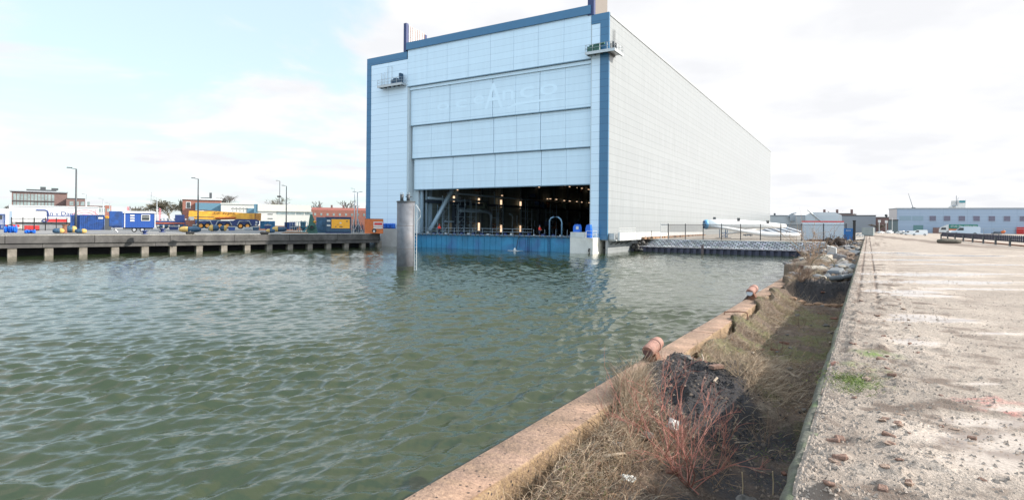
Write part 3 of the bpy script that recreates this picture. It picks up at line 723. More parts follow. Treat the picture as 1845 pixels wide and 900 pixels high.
# work cabin
g, w, h = face(200, 280, 418, 381)
cb = thing('site_cabin', 'blue wheeled site cabin with white curved roof and small window', 'site cabin', g)
zb = .75
MB().box(-w/2 + .05, w/2 - .1, 0, 2.3, zb, h - .25).build('cabin_wall', seam_mat('blue_boards', (.012, .07, .30), (.008, .04, .2), 0, .25, 50, .5, .02), cb)
MB().prism([(-w/2 - .1, h - .24), (w/2 + .1, h - .24), (w/2 + .05, h - .02), (w/2 - .3, h + .08), (-w/2 + .2, h + .08), (-w/2 - .05, h - .02)], -.15, 2.45, inset=.1).build('roof', M['white'], cb)
MB().box(-w/2 - .25, -w/2 + 1.55, -.22, -.02, .9, h + .02, bev=.08).build('entrance_hood', M['blue'], cb)
wx = -w/2 + 1.75
for x in (wx, w/2 - .12): MB().box(x, x + .14, -.06, -.004, zb, h - .3).build('white_corner_strip', M['white'], cb)
MB().box(wx + 2.3, wx + 3.55, -.07, -.004, h - 1.5, h - .45).build('window_frame', M['white'], cb)
MB().box(wx + 2.42, wx + 3.43, -.1, -.072, h - 1.38, h - .9).box(wx + 2.42, wx + 3.43, -.1, -.072, h - .82, h - .57).build('pane', M['glass'], cb)
for k in range(3): MB().box(wx + .8, wx + 1.4, -.05, -.004, h - .75 - k*.42, h - .5 - k*.42).build('notice', M['offwhite'], cb)
for x in (-.5, .6): wheel(cb, x + .6, .3, .38, .25)
MB().box(-w/2 + 1.6, w/2 - .3, .3, 1.9, .5, .74).build('chassis', M['dgrey'], cb)
mb = MB(); mb.tube([(w/2 - .6, .3, .6), (w/2 - .9, .3, .02)], .05, 5).tube([(-w/2 + .3, .3, .8), (-w/2 + .1, .3, .02)], .05, 5).tube([(-w/2 + .3, .3, .8), (-w/2 + .9, .3, .02)], .05, 5); mb.build('support_leg', M['steel'], cb)
# blue and red things at the left quay edge
for (a, b, y1, y0, m, lab, nm, cat) in ((7, 30, 419, 405, M['bright'], 'crumpled bright blue tarpaulin bundle on the far quay', 'tarpaulin_bundle', 'tarpaulin'), (44, 63, 420, 413, M['bright'], 'low blue tarpaulin heap beside the red box', 'tarpaulin_bundle', 'tarpaulin')):
    g, w, h = face(a, b, y1, y0); t = thing(nm, lab, cat, g); mb = MB()
    for k in range(7): mb.lump((-w/2 + w*(k + .5)/7, rnd.uniform(0, .6), h*.4), w/8, .6, h*rnd.uniform(.4, .6), k, 0, .2, 2)
    mb.build('sheet', m, t)
g, w, h = face(43, 70, 415, 406); t = thing('red_box', 'flat red box behind the blue tarpaulin on the far quay', 'box', g, -.05); MB().box(-w/2, w/2, 0, 1.2, .1, h, bev=.05).build('box_body', M['red'], t); MB().box(-w/2, w/2, .1, 1.1, 0, .1).build('base', M['black'], t)
g, w, h = face(27, 42, 412, 404); t = thing('white_box', 'small cream box between blue tarpaulin and red box', 'box', g); MB().box(-w/2, w/2, 0, 1, 0, h*.8, bev=.04).build('box_body', M['offwhite'], t); MB().box(-w/2-.03, w/2+.03, -.03, 1.03, h*.8, h).build('lid', M['white'], t)
g, w, h = face(2, 12, 412, 402); t = thing('life_ring_stand', 'white ring fitting behind the tarpaulin at far left', 'ring', g)
MB().tube([(.55*math.cos(a), 0, h*.6 + .42*math.sin(a)) for a in np.linspace(0, 2*math.pi, 17)], .12, 6).build('ring', M['white'], t); MB().tube([(0, .2, 0), (0, .2, h)], .05, 5).build('stand', M['dgrey'], t)
g, w, h = face(-8, 9, 413, 385); container(g, w, h, 2.4, M['blue'], 'blue container cut by the left frame edge')
# fenders / floats
palef = mat('faded_yellow_float', (.50, .33, .10), .6, var=.3, vs=3)
def fender(px, py0, py1, w, label, m2=palef, flip=1):
    g, ww, h = face(px - w/2, px + w/2, py0, py1)
    t = thing('float_fender', label, 'fender', g, 0, 'dark and yellow fenders lying on the far quay')
    mb = MB(); L = ww; n = 10; pts = [(-L/2*flip + L*flip*k/n, 0, h*.5) for k in range(n + 1)]
    rad = [h*.5*min(1, .35 + 1.1*math.sin(math.pi*(k + .6)/(n + 1.2))) for k in range(n + 1)]
    MB().tube(pts[:7], rad[:7], 12).build('float_body', M['dkblue'], t, True); MB().tube(pts[6:], [r*1.02 for r in rad[6:]], 12).build('yellow_end', m2, t, True)
for (px, w, y0, y1, fl, lab) in ((105, 22, 420, 411, 1, 'dark fender with yellow end left of the leftmost lamp post'), (128, 20, 419, 407, 1, 'tilted dark fender touching the leftmost lamp post'), (145, 22, 420, 412, 1, 'fender with yellow cap right of the leftmost lamp post'),
        (342, 40, 418, 408, -1, 'big yellow and dark fender left of the second lamp post'), (385, 18, 416, 405, -1, 'upright yellow fender under the crane wheels'), (402, 12, 416, 406, 1, 'short blue and yellow fender under the crane middle'), (487, 16, 419, 412, -1, 'pale yellow fender beside the third lamp post'), (503, 26, 417, 408, -1, 'long blue float with yellow stripe by the grey crates')):
    fender(px, y0, y1, w, lab, flip=fl)
g, w, h = face(112, 120, 420, 404); t = thing('quay_bitt', 'short rusty bitt post between the dark fenders', 'post', g); MB().tube([(0, 0, 0), (0, 0, h*.8), (0, 0, h)], [.3, .25, .35], 10).build('bitt', M['rust'], t)
# quay bollards
def qboll(px, pyb, label, w=12, hh=7):
    g, ww, h = face(px - w/2, px + w/2, pyb, pyb - hh)
    t = thing('quay_bollard', label, 'bollard', g, 0, 'dark bollards on the far quay edge')
    MB().tube([(0, 0, 0), (0, 0, .1), (0, 0, .11), (0, 0, h*.6), (0, 0, h*.65), (0, 0, h)], [ww*.5, ww*.5, ww*.25, ww*.25, ww*.45, ww*.4], 12).build('bollard_body', M['navy'], t, True)
qboll(260, 422, 'dark mushroom bollard below the site cabin'); qboll(292, 418, 'dark mushroom bollard right of the site cabin')
for (a, b, lab) in ((334, 350, 'black rubber block on the far quay edge below the yellow fender'), (468, 484, 'black rubber block on the far quay edge below the third lamp post')):
    g, w, h = face(a, b, 422, 417); t = thing('rubber_block', lab, 'rubber block', g, 0, 'black rubber blocks on the far quay edge'); MB().box(-w/2, w/2, 0, .5, 0, h, bev=.12).build('block', M['black'], t); MB().tube([(0, .25, h), (0, .25, h+.05)], .1, 8).build('eye', M['steel'], t)
# lamp posts
LG = 'dark lamp posts in the far yard'
lamp_post(136, 418, 304, 'leftmost lamp post, in front of the blue container', LG); lamp_post(356, 416, 322, 'lamp post in front of the yellow crane boom', LG)
t = lamp_post(503, 410, 326, 'left post of the pair before the white hall, with a camera halfway', LG); MB().box(-.8, .4, -.2, .2, 10.0, 10.5, bev=.05).build('camera_box', M['black'], t); MB().box(.1, .6, -.2, .2, 4.4, 4.8).build('speaker_box', M['black'], t)
lamp_post(515, 413, 335, 'right post of the pair before the white hall', LG)
lamp_post(638, 413, 340, 'left mast of the light pair left of the hall', LG, M['steel']); lamp_post(643, 416, 346, 'double headed light mast beside the orange unit', LG, M['steel'], True)
for (px, b, tp, lab) in ((155, 400, 350, 'thin tall flood mast behind the trailer end'), (185, 400, 358, 'thin flood mast behind the site cabin left side'), (197, 400, 366, 'shortest thin flood mast behind the site cabin'), (282, 400, 356, 'pale flood mast right of the site cabin')):
    t = lamp_post(px, b + 8, tp, lab, 'thin flood masts behind the containers', M['steel'])
# pylon
p = ZY(272, 398, 600); t = thing('power_pylon', 'faint far power pylon above the site cabin', 'pylon', (p.x, p.y, 0)); mb = MB(); H = ZY(272, 345, 600).z
for sx in (-1, 1): mb.tube([(sx*2.5, 0, 0), (0, 0, H)], .12, 4)
for z in (.6, .75, .88): mb.tube([(-5, 0, H*z), (5, 0, H*z)], .12, 4)
for k in range(8): z0 = H*k/9; z1 = H*(k + 1)/9; mb.tube([(-2.5*(1 - z0/H), 0, z0), (2.5*(1 - z1/H), 0, z1)], .08, 3)
mb.build('lattice', M['grey'], t)
# blue machinery row between cabin and crane
g, w, h = face(278, 334, 412, 397)
mk = thing('blue_pontoon_crane', 'blue low machinery trailer with orange stripe left of the crane', 'machinery', g)
MB().box(-w/2, w/2, .3, 2, h*.45, h*.95).build('deck', M['navy'], mk); MB().box(-w/2, w/2 - .2, .2, .29, h*.62, h*.74).build('orange_stripe', M['orange'], mk)
mb = MB(); 
for k in range(6): mb.tube([(-w/2 + 1 + k*1.05, .2, h*.28), (-w/2 + 1.7 + k*1.05, .2, h*.3)], h*.2, 10)
mb.build('cylinder_tank', M['dkblue'], mk, True)
for k in range(5): wheel(mk, -w/2 + .8 + k*1.5, .6, .3)
mb = MB()
for k in range(9): mb.lump((-w/2 + 1.2 + k*.75, .9, h*1.15), .3, .3, rnd.uniform(.25, .5), k, 0, .3)
mb.build('gear', M['steel'], mk); MB().box(w/2 - 2.2, w/2 - .2, .4, 1.8, h*.95, h*1.7).build('engine_cover', M['navy'], mk)
g, w, h = face(284, 291, 400, 373); t = thing('banner', 'narrow faded pink upright banner board', 'banner', g); MB().box(-w/2*.6, w/2*.6, 0, .1, 1, h).build('board', M['pink'], t); MB().tube([(0, .2, 0), (0, .2, h)], .06, 6).build('post', M['white'], t)
g, w, h = face(228, 232, 400, 372); t = thing('banner', 'small pink banner behind the cabin roof', 'banner', g); MB().box(-w/2, w/2, 0, .1, 1, h).build('board', M['pink'], t); MB().tube([(0, .2, 0), (0, .2, h)], .05, 6).build('post', M['white'], t)

# mobile crane
g, w, h = face(334, 474, 412, 381)
cr = thing('mobile_crane', 'large mobile crane with yellow lowered boom on a dark blue carrier', 'crane', g, 0)
gc = g.copy(); cph = math.cos(math.atan2(gc.x, gc.y))
def cx(px): return (px - 404)/F*gc.y*cph
def cz(py): return ZY(404, py, gc.y).z - gc.z
MB().prism([(cx(352), cz(408)), (cx(462), cz(408)), (cx(468), cz(403)), (cx(468), cz(396.5)), (cx(463), cz(394.5)), (cx(426), cz(394)), (cx(420), cz(397)), (cx(352), cz(398))], .1, 2.7).build('carrier', M['navy'], cr)
for px in (362, 373.5, 396, 409, 433, 446): 
    wheel(cr, cx(px), .05, .75, .5, M['rimo'])
for a, b in ((427, 453), (388, 417), (354, 382)):
    x0, x1 = cx(a), cx(b); MB().tube([(x0, -.05, .9), (x0 + .5, -.05, 2.0), (x1 - .5, -.05, 2.0), (x1, -.05, .9)], .13, 5).build('mudguard', M['steel'], cr)
MB().box(cx(461), cx(464.5), -.01, .08, cz(401), cz(398)).build('headlight', M['white'], cr)
MB().box(cx(460), cx(464), -.01, .08, cz(405), cz(403)).build('headlight', M['offwhite'], cr)
bm_ = MB().prism([(cx(340), cz(394)), (cx(385), cz(396)), (cx(440), cz(394.5)), (cx(471), cz(396)), (cx(472), cz(383.5)), (cx(440), cz(383)), (cx(388), cz(380.5)), (cx(341), cz(380.5))], .5, 2.0, inset=.12).build('boom', M['yellow'], cr)
MB().box(cx(340), cx(386), .44, .5, cz(391.3), cz(390.6)).build('boom_groove', M['dgrey'], bm_)
MB().box(cx(459.5), cx(461), .40, 2.1, cz(396), cz(382)).build('boom_collar', M['rust'], bm_)
MB().box(cx(462), cx(471.5), .42, 2.08, cz(397), cz(383)).build('boom_head', mat('brown_yellow_head', (.45, .2, .04), .6, var=.3), bm_)
x = (cx(385) + cx(424))/2; text('lettering', 'DE RIJKE', 5.0, .75, mat('dark_lettering', (.05, .02, .01), .6), bm_, (x, .42, cz(384.5)))
MB().tube([(cx(388), .35, cz(393)), (cx(424), .35, cz(392))], .28, 10).build('luffing_cylinder', M['orange'], cr, True)
MB().box(cx(341), cx(350), .3, 2.2, cz(397), cz(391)).build('counterweight', M['grey'], cr)
mb = MB()
for k in range(5):
    px = 419 + k*6.5; mb.tube([(cx(px), 1.2, cz(381)), (cx(px), 1.2, cz(375))], .05, 4); mb.tube([(cx(px - 3.3), 1.2, cz(376)), (cx(px), 1.2, cz(374)), (cx(px + 3.3), 1.2, cz(376))], .09, 5)
mb.build('boom_rope_guide', M['dgrey'], cr)
mb = MB(); mb.tube([(cx(350), 1, cz(380)), (cx(365), .9, cz(378.5)), (cx(380), 1, cz(380)), (cx(386), 1, cz(381.5))], .12, 5); mb.build('hose', M['dgrey'], cr)
g, w, h = face(440, 452, 415, 409); t = thing('white_pump', 'small pale pump box on the quay before the crane wheels', 'pump', g); MB().box(-w/2, w/2, 0, .8, 0, h*.8, bev=.1).build('pump_body', M['grey'], t); MB().tube([(-w/2, .4, h*.8), (0, .4, h), (w/2, .4, h*.8)], .06, 5).build('handle', M['steel'], t)
# vans / containers right of the crane
g, w, h = face(468, 495, 412, 398); t = container(g, w, h, 2.2, mat('mural_blue', (.03, .16, .32), .6, var=.6, vs=1.2), 'blue container with pale painted patches right of the crane head')
g, w, h = face(495, 520, 410, 399); t = container(g, w, h, 2.2, M['dkblue'], 'small dark container behind the paired lamp posts')
g, w, h = face(512, 532, 413, 400); t = container(g, w, h, 2, M['blue'], 'small bright blue container right of the paired lamp posts')
def crate(a, b, y1, y0, label, m=M['steel']):
    g, w, h = face(a, b, y1, y0); t = thing('mesh_crate', label, 'crate', g, 0, 'grey frames and crates on the far quay'); mb = MB()
    for i in range(5):
        x = -w/2 + w*i/4; mb.tube([(x, 0, 0), (x, 0, h)], .04, 4); mb.tube([(x, 1, 0), (x, 1, h)], .04, 4)
    for z in (0.05, h*.5, h):
        for y in (0, 1): mb.tube([(-w/2, y, z), (w/2, y, z)], .04, 4)
    mb.build('frame', m, t); mb = MB()
    for k in range(8): mb.lump((rnd.uniform(-w/2, w/2)*.8, .5, h*rnd.uniform(.2, .6)), .3, .3, .3, k)
    mb.build('contents', M['dkblue'], t)
crate(522, 538, 418, 399, 'tall grey mesh crate left of the green pump'); crate(537, 553, 418, 400, 'teal frame crate touching the green pump', M['teal'])
g, w, h = face(507, 556, 420, 415); t = thing('timber_stack', 'low brown timber planks lying left of the green pump', 'timber', g); mb = MB()
for k in range(6): mb.box(-w/2 + k*.3, w/2 - rnd.random()*2, k*.2, k*.2 + .16, 0, .12 + .08*(k % 3))
mb.build('planks', M['wood'], t)
for i, (a_, b__, y1, y0, m_, lab) in enumerate(((303, 322, 414, 407, M['navy'], 'dark navy skip before the blue machinery trailer'), (346, 358, 414, 405, M['dkblue'], 'dark skip under the left end of the crane boom'), (374, 384, 415, 409, M['green'], 'small green skip between crane wheels and yellow fender'), (410, 424, 415, 408, M['blue'], 'blue skip under the middle of the crane'), (454, 467, 415, 408, M['dkblue'], 'dark skip below the crane headlights'), (476, 488, 413, 405, M['navy'], 'navy skip before the painted blue container'), (540, 551, 412, 399, M['dkblue'], 'tall dark skip behind the teal crate'))):
    g, w, h = face(a_, b__, y1, y0); t = thing('yard_skip', lab, 'skip', g); MB().prism([(-w*.38, 0), (w*.38, 0), (w/2, h), (-w/2, h)], 0, 1.3).build('skip_body', m_, t); MB().box(-w/2 - .04, w/2 + .04, -.05, .04, h - .12, h + .02).build('rim_rail', M['steel'], t)
    for k in range(3): MB().lump((-w*.3 + k*w*.3, .6, h), w*.15, .3, .25, k + i, 0, .3).build('load_piece', M['wood'] if k % 2 else M['dgrey'], t)
# green pump
g, w, h = face(550, 572, 420, 386); t = thing('green_pump', 'dark green pump stand with round hose mouth at the quay edge', 'pump', g)
MB().prism([(-w/2, 0), (w/2, 0), (w*.4, h*.35), (w*.05, h), (-w*.15, h), (-w*.3, h*.35)], .2, 1.2, inset=.2).build('stand', M['green'], t)
MB().tube([(0, .2, h*.33), (0, -.6, h*.33)], .5, 16).build('pipe_mouth', M['green'], t, True); MB().tube([(0, -.61, h*.33), (0, -.64, h*.33)], .33, 14).build('bore', M['black'], t)
MB().tube([(-w*.3, .2, h*.4), (-w*.5, 0, h*.2), (-w*.75, 0, .05)], .09, 6).build('hose', M['teal'], t)
MB().lump((w*.25, .4, h*.6), .35, .35, .3, 4).build('valve', M['yellow'], t)
# generators
g, w, h = face(569, 598, 419, 391); container(g, w, h, 2.4, mat('blue_grey_patchy', (.05, .12, .2), .6, var=.5, vs=1), 'blue grey container between the green pump and the generator')
g, w, h = face(586, 632, 420, 392)
ge = thing('generator', 'dark blue generator unit with large yellow control panel', 'generator', g)
MB().box(-w/2, w/2, 0, 2.4, .2, h, bev=.08).build('housing', M['dkblue'], ge); MB().box(-w/2 - .1, w/2 + .1, -.1, 2.5, h, h + .15).build('roof', M['navy'], ge); MB().box(-w/2, w/2, .1, 2.3, 0, .19).build('skid', M['navy'], ge)
MB().box(-w/2 + 1.1, w/2 - .25, -.08, -.003, h*.32, h*.9).build('yellow_panel', mat('amber_panel', (.8, .36, .02), .5, var=.08), ge)
for (x, z, a, b, m) in ((.0, .62, .35, .25, M['offwhite']), (-.9, .4, .25, .18, M['dgrey']), (.1, .4, .55, .18, M['dgrey']), (1.2, .75, .3, .16, M['dgrey']), (-.5, .55, .3, .08, M['rust'])):
    MB().box(x - a/2 + .4, x + a/2 + .4, -.11, -.082, h*z, h*z + b).build('gauge', m, ge)
for z in (.75, .45): MB().box(-w/2 + .25, -w/2 + .9, -.05, -.003, h*z, h*z + .3).build('white_label', M['offwhite'], ge)
for x in (w/2 + .15, w/2 + .45): MB().tube([(x, .3, 0), (x, .3, h*.9)], .09, 6).build('side_pipe', M['steel'], ge)
g, w, h = face(634, 656, 419, 394); t = thing('pipe_rack', 'dark clutter of pipes and frames between generator and orange unit', 'rack', g); mb = MB(); rr = random.Random(9)
for k in range(16): x = rr.uniform(-w/2, w/2); mb.tube([(x, rr.uniform(0, 1.5), 0), (x + rr.uniform(-.3, .3), rr.uniform(0, 1.5), h*rr.uniform(.5, 1))], .06, 5)
for k in range(5): mb.box(-w/2 + .2, w/2 - .2, .3 + k*.2, .4 + k*.2, h*.1*(k + 1), h*.1*(k + 1) + .15)
mb.build('frame', M['dkblue'], t); MB().tube([(0, -.3, h*.7), (-1.1, -.4, .05)], .07, 5).tube([(0, -.3, h*.7), (1.0, -.4, .05)], .07, 5).tube([(0, -.3, h), (0, -.3, 0)], .07, 5).box(-1.3, 1.4, -.5, -.3, 0, .12).build('tripod', M['steel'], t)
g, w, h = face(656.5, 690, 421, 394.5); t = thing('orange_unit', 'orange equipment unit with red and white notice at the quay end', 'equipment unit', g)
MB().box(-w/2, w/2, 0, 2.6, .05, h, bev=.05).build('housing', M['orange'], t); MB().box(w/2 - 1.85, w/2 - .1, -.05, -.003, h*.5, h*.82).build('notice', M['white'], t)
MB().box(w/2 - 1.7, w/2 - .2, -.08, -.052, h*.6, h*.76).build('red_panel', M['red'], t); MB().box(w/2 - 1.85, w/2 - .1, -.05, -.003, h*.36, h*.46).build('red_band', M['white'], t)
MB().tube([(w/2 - 1.7, -.05, h*.22), (w/2 - 1.7, -.01, h*.22)], .42, 14).build('port', M['black'], t); MB().box(w/2 - 1.9, w/2 - 1.55, -.09, -.052, h*.1, h*.25).build('white_label', M['white'], t)
MB().box(-w/2+.02, w/2-.02, .02, 2.55, h, h + .08).build('roof', M['rust'], t)

# ------------------------------------------------------------ FAR BUILDINGS, LEFT
def bld(px0, px1, pyt, Y, depth, m, label, name, zb=-1.0, rz=0, cat='building'):
    a = ZY(px0, pyt, Y); b = ZY(px1, pyt, Y)
    xm = (a.x + b.x)/2; t = thing(name, label, cat, FV((xm, Y, zb)) if zb is not None else 0, rz); W = (b.x - a.x)*math.cos(math.atan2(xm, Y)); H = a.z - zb
    MB().box(-W/2, W/2, 0, depth, 0, H).build('wall', m, t)
    return t, W, H
t, W, H = bld(22, 122, 345.5, 260, 14, M['dbrick'], 'four storey dark glazed office block behind the trailer', 'office_block')
MB().box(-W/2 - .8, W/2 + .3, -.8, 14.5, H, H + .5).build('flat_roof', M['grey'], t)
for fl in range(4):
    for k in range(12 if fl < 4 else 8):
        x = -W/2 + .5 + k*(W - 5)/12; z = H - 3.9 - fl*3.6
        MB().box(x, x + (W - 5)/12 - .25, -.06, -.01, z, z + 2.9).build('window', M['glassb'], t)
for fl in range(4): MB().box(-W/2, W/2 - 4.6, -.35, -.07, H - 4.3 - fl*3.6, H - 4.05 - fl*3.6).build('floor_band', M['dgrey'], t)
MB().box(-W*.25, W*.3, 3, 11, H + .51, H + 1.3).box(0, 2, 4, 7, H + 1.3, H + 2.6).box(4, 6.5, 4, 7, H + 1.3, H + 2.2).build('roof_plant', M['dgrey'], t)
t, W, H = bld(119, 153, 358, 262, 10, M['dbrick'], 'lower brick wing right of the dark office block', 'office_wing')
for fl in range(3):
    for k in range(4): MB().box(-W/2 + 1.2 + k*2, -W/2 + 2.6 + k*2, -.06, -.01, H - 3 - fl*3.4, H - 1.2 - fl*3.4).build('window', M['glassb'], t)
MB().box(-W/2, W/2, -.2, 10.1, H, H + .3).build('flat_roof', M['dgrey'], t)
t, W, H = bld(154, 200, 372, 230, 10, mat('grey_render', (.4, .4, .4), .8, var=.05), 'low grey house row with brick end behind the trailer end', 'row_house')
MB().box(W/2 - 2, W/2 + .02, -.03, 10, 0, H + .6).build('brick_end', M['brick'], t); MB().box(-W/2, W/2 - 2.1, -.2, 10.2, H, H + .35).build('roof', M['dbrick'], t)
for k in range(5): MB().box(-W/2 + .9 + k*1.5, -W/2 + 1.9 + k*1.5, -.06, -.01, H - 2, H - .7).build('window', M['glassb'], t)
t, W, H = bld(329, 399, 359.5, 200, 14, M['brick'], 'red brick building with pale roof edge and blue grey annex', 'brick_building')
MB().box(-W/2 - .3, W/2 + .3, -.4, 14.4, H, H + .5).build('roof_edge', M['white'], t)
fr = MB().box(-W/2 + 1.0, -W/2 + 2.5, -.08, -.01, H - 3.1, H - .8).build('window', M['white'], t); MB().box(-W/2 + 1.2, -W/2 + 2.3, -.12, -.085, H - 2.9, H - 1.0).build('pane', M['glass'], fr)
MB().box(-W/2 + 3.9, W/2 + .3, -2.5, -.05, 0, H - 1.1).build('annex', M['facade'], t)
c = ZY(377.5, 346, 200); MB().box(c.x - t.location.x - .4, c.x - t.location.x + .4, 3, 3.8, H + .5, c.z + 1).build('chimney', M['dgrey'], t)
MB().box(W/2 - 8, W/2 - 5.5, -2.62, -2.51, H - 4.1, H - 3.5).build('white_sign', M['white'], t)
MB().box(-.5, 2.6, 4, 7, H + .51, H + .95).build('roof_plant', M['dgrey'], t)
t, W, H = bld(398, 470, 366, 195, 16, M['offwhite'], 'white low industrial hall behind the crane boom', 'white_hall')
MB().prism([(-W/2 + 5.5, H), (W/2 - .5, H), (W/2 - 2, H + 1.1), (-W/2 + 7, H + 1.1)], 2, 10).build('roof_ridge', M['white'], t)
MB().box(W/2 - 4.4, W/2 + .1, -.1, -.01, H - 4, H - 1.6).build('window', M['facade'], t)
MB().box(-W/2 - .1, W/2 + .1, -.25, -.02, H - .35, H + .05).build('gutter', M['offwhite'], t)
t, W, H = bld(463, 561, 368.5, 185, 16, M['offwhite'], 'second white industrial hall with long window band behind lamp posts', 'white_hall')
for a, b in ((499, 515), (517, 530), (532, 545), (547, 560)):
    x0 = (a - 512)/F*185; x1 = (b - 512)/F*185; MB().box(x0, x1, -.05, -.01, H - 3.1, H - 2.2).build('window', M['glassb'], t)
MB().box((468 - 512)/F*185, W/2, -.35, -.06, H - 2.15, H + .05).build('upper_band', mat('cream_band', (.6, .59, .53), .7), t)
MB().box(-W/2 - .8, -W/2 + .3, -.15, 3, 0, H + .1).build('stair_tower', M['facade'], t)
for z in (H - 3.2, H - 4.6): MB().box(-W/2 + 3.2, -W/2 + 4.7, -.05, -.01, z, z + .25).build('vent_slot', M['dgrey'], t)
MB().box(-W/2, W/2, -.05, -.01, 0, 1.5).build('plinth', M['rust'], t)
t, W, H = bld(561, 662, 378, 215, 9, M['brick'], 'long low red brick row left of the hall', 'brick_row')
MB().prism([(0, H - .1), (4.5, H + 1.0), (9, H - .1)], -W/2, W/2, axis='x').build('roof', mat('red_roof_tiles', (.25, .08, .06), .8, var=.2, vs=2), t)
for k in range(5): x = -W/2 + 2.5 + k*4.3; MB().box(x, x + .7, 4.2, 4.9, H + .7, H + 2.0).build('chimney', M['dbrick'], t)
for k in range(9): MB().box(-W/2 + 1 + k*2.2, -W/2 + 1.7 + k*2.2, -.05, -.01, H - 2.1, H - 1.2).build('window', M['glassb'], t)
g, w, h = face(579, 625, 408, 386); g.y += 20; t = thing('site_hoarding', 'white hoarding with red bars behind the generator', 'hoarding', g); k_ = (g.y)/(g.y - 20)
MB().box(-w*.55, w*.6, 0, .3, h*.75, h*1.2).build('board', M['white'], t)
for x in (.1, .35, .6): MB().box(w*x - .12, w*x + .12, -.05, -.003, h*.75, h*1.2).build('red_bar', M['orange'], t)
MB().box(-w*.5, -w*.45, .1, .2, 0, h*.75).box(w*.5, w*.55, .1, .2, 0, h*.75).build('post', M['grey'], t)
# trees
TG = 'bare winter trees beyond the far yard'
tm = mat('ivy_brown_bark', (.14, .125, .09), .95, var=.3, vs=2)
def tree_at(px, pyt, wpx, Y, label, seed, dens, lev, tw, m=None, name='bare_tree'):
    a = ZY(px, pyt, Y); bare_tree(Vector((a.x, Y, -1)), a.z + 1, wpx/F*Y, seed, label, None, dens, name, m, lev, tw)
tree_at(303, 358, 52, 230, 'dense brown bushy bare tree right of the site cabin', 1, 4, 5, .05, tm)
tree_at(330, 359, 20, 222, 'narrow bare tree against the brick building left end', 8, 4, 4, .04, tm)
tree_at(262, 371, 40, 260, 'low bare tree clump behind the cabin roof', 2, 4, 4, .05, tm)
tree_at(240, 370, 22, 270, 'small thin bare tree behind the cabin roof centre', 3, 3, 4, .05)
tree_at(409, 349, 34, 250, 'bare tree rising behind the brick building right end', 4, 3, 5, .035)
tree_at(500, 354, 40, 260, 'wide domed bare tree behind the second white hall', 5, 3, 5, .035, tm)
tree_at(569, 361, 20, 240, 'small bare tree above the left end of the brick row', 6, 3, 4, .035)
tree_at(628, 360, 30, 235, 'bare tree with clear trunk left of the light masts', 7, 3, 4, .04)
tree_at(15, 368, 24, 300, 'faint bare tree at the far left edge', 12, 3, 4, .05)
t = thing('far_treeline', None, None); bpy.data.objects.remove(t)
# ------------------------------------------------------------ REVETMENT and far bank
stonem = bpy.data.materials.new('stone_pitching'); stonem.use_nodes = True; n, l = nt(stonem)
b = n['Principled BSDF']; b.inputs['Roughness'].default_value = .8; tc = n.new('ShaderNodeTexCoord')
br = n.new('ShaderNodeTexBrick'); br.inputs['Scale'].default_value = 1; br.inputs['Brick Width'].default_value = .75; br.inputs['Row Height'].default_value = .5
br.inputs['Mortar Size'].default_value = .09; br.inputs['Color1'].default_value = (.36, .42, .50, 1); br.inputs['Color2'].default_value = (.13, .17, .23, 1); br.inputs['Mortar'].default_value = (.03, .04, .06, 1)  # stones tinted blue to stand in for shade on the slope
ns = n.new('ShaderNodeTexNoise'); ns.inputs['Scale'].default_value = 1.6; mxv = n.new('ShaderNodeMix'); mxv.data_type = 'RGBA'; mxv.blend_type = 'OVERLAY'; mxv.inputs['Factor'].default_value = .7
l.new(tc.outputs['Object'], br.inputs['Vector']); l.new(tc.outputs['Object'], ns.inputs['Vector']); l.new(br.outputs['Color'], mxv.inputs['A']); l.new(ns.outputs['Color'], mxv.inputs['B'])
hs = n.new('ShaderNodeHueSaturation'); hs.inputs['Saturation'].default_value = .35; l.new(mxv.outputs['Result'], hs.inputs['Color']); l.new(hs.outputs[0], b.inputs['Base Color'])
bp = n.new('ShaderNodeBump'); bp.inputs['Strength'].default_value = .8; bp.inputs['Distance'].default_value = .06; bp.invert = True; l.new(br.outputs['Fac'], bp.inputs['Height']); l.new(bp.outputs[0], b.inputs['Normal'])
rv = thing('stone_revetment', 'grey sloping stone bank at the far end of the basin', 'revetment', HW(0, 0), TH)
xs = np.linspace(1.0, 37, 181); ys = np.linspace(11.75, 14.8, 16)
XX, YY = np.meshgrid(xs, ys); ZZ = -2.15 + (YY - 11.75)/3.05*1.32 + .04*fbm(XX*2.2, YY*2.2, 3) + .12*sstep(26, 37, XX)
ZZ += -.9*(1 - sstep(1.0, 4, XX))*sstep(11.7, 14, YY)
o = grid_mesh('stone_slope', XX, YY, ZZ, stonem); o.parent = rv
mb = MB(); pts = []
x = -1.0; k = 0
while x < 37.5:
    mb.box(x, x + .55, 11.25, 11.45, -4.5, -2.3 + rnd.uniform(-.04, .04)); mb.box(x + .56, x + 1.09, 11.55, 11.75, -4.5, -2.25); x += 1.1
mb.build('sheet_piling', mat('dark_sheet_piling', (.05, .05, .075), .8, var=.4, vs=1.2), rv)
MB().box(-1, 37.3, 11.2, 11.78, -2.24, -2.12).build('pile_cap', mat('rusty_blue_cap', (.13, .12, .14), .8, var=.5, vs=.6), rv)
mb = MB().box(12.5, 12.9, 11.1, 11.3, -3.2, -1.6); mb.build('guide_post', mat('brown_post', (.12, .09, .09), .9), rv)
ws = thing('washed_rubble', 'dark rubble slope between the abutment and the stone bank', 'rubble', HW(0, 0), TH)
mb = MB(); rr = random.Random(11)
for k in range(60):
    a = rr.random(); mb.lump((-1 + a*3 + rr.uniform(-.4, .4), 11 + rr.random()*3, -3.1 + rr.random()*1.4*(.4 + a)), .4, .4, .3, k)
mb.build('stones', M['dbrick'] if False else mat('dark_stones', (.12, .11, .10), .9, var=.4, vs=2), ws)
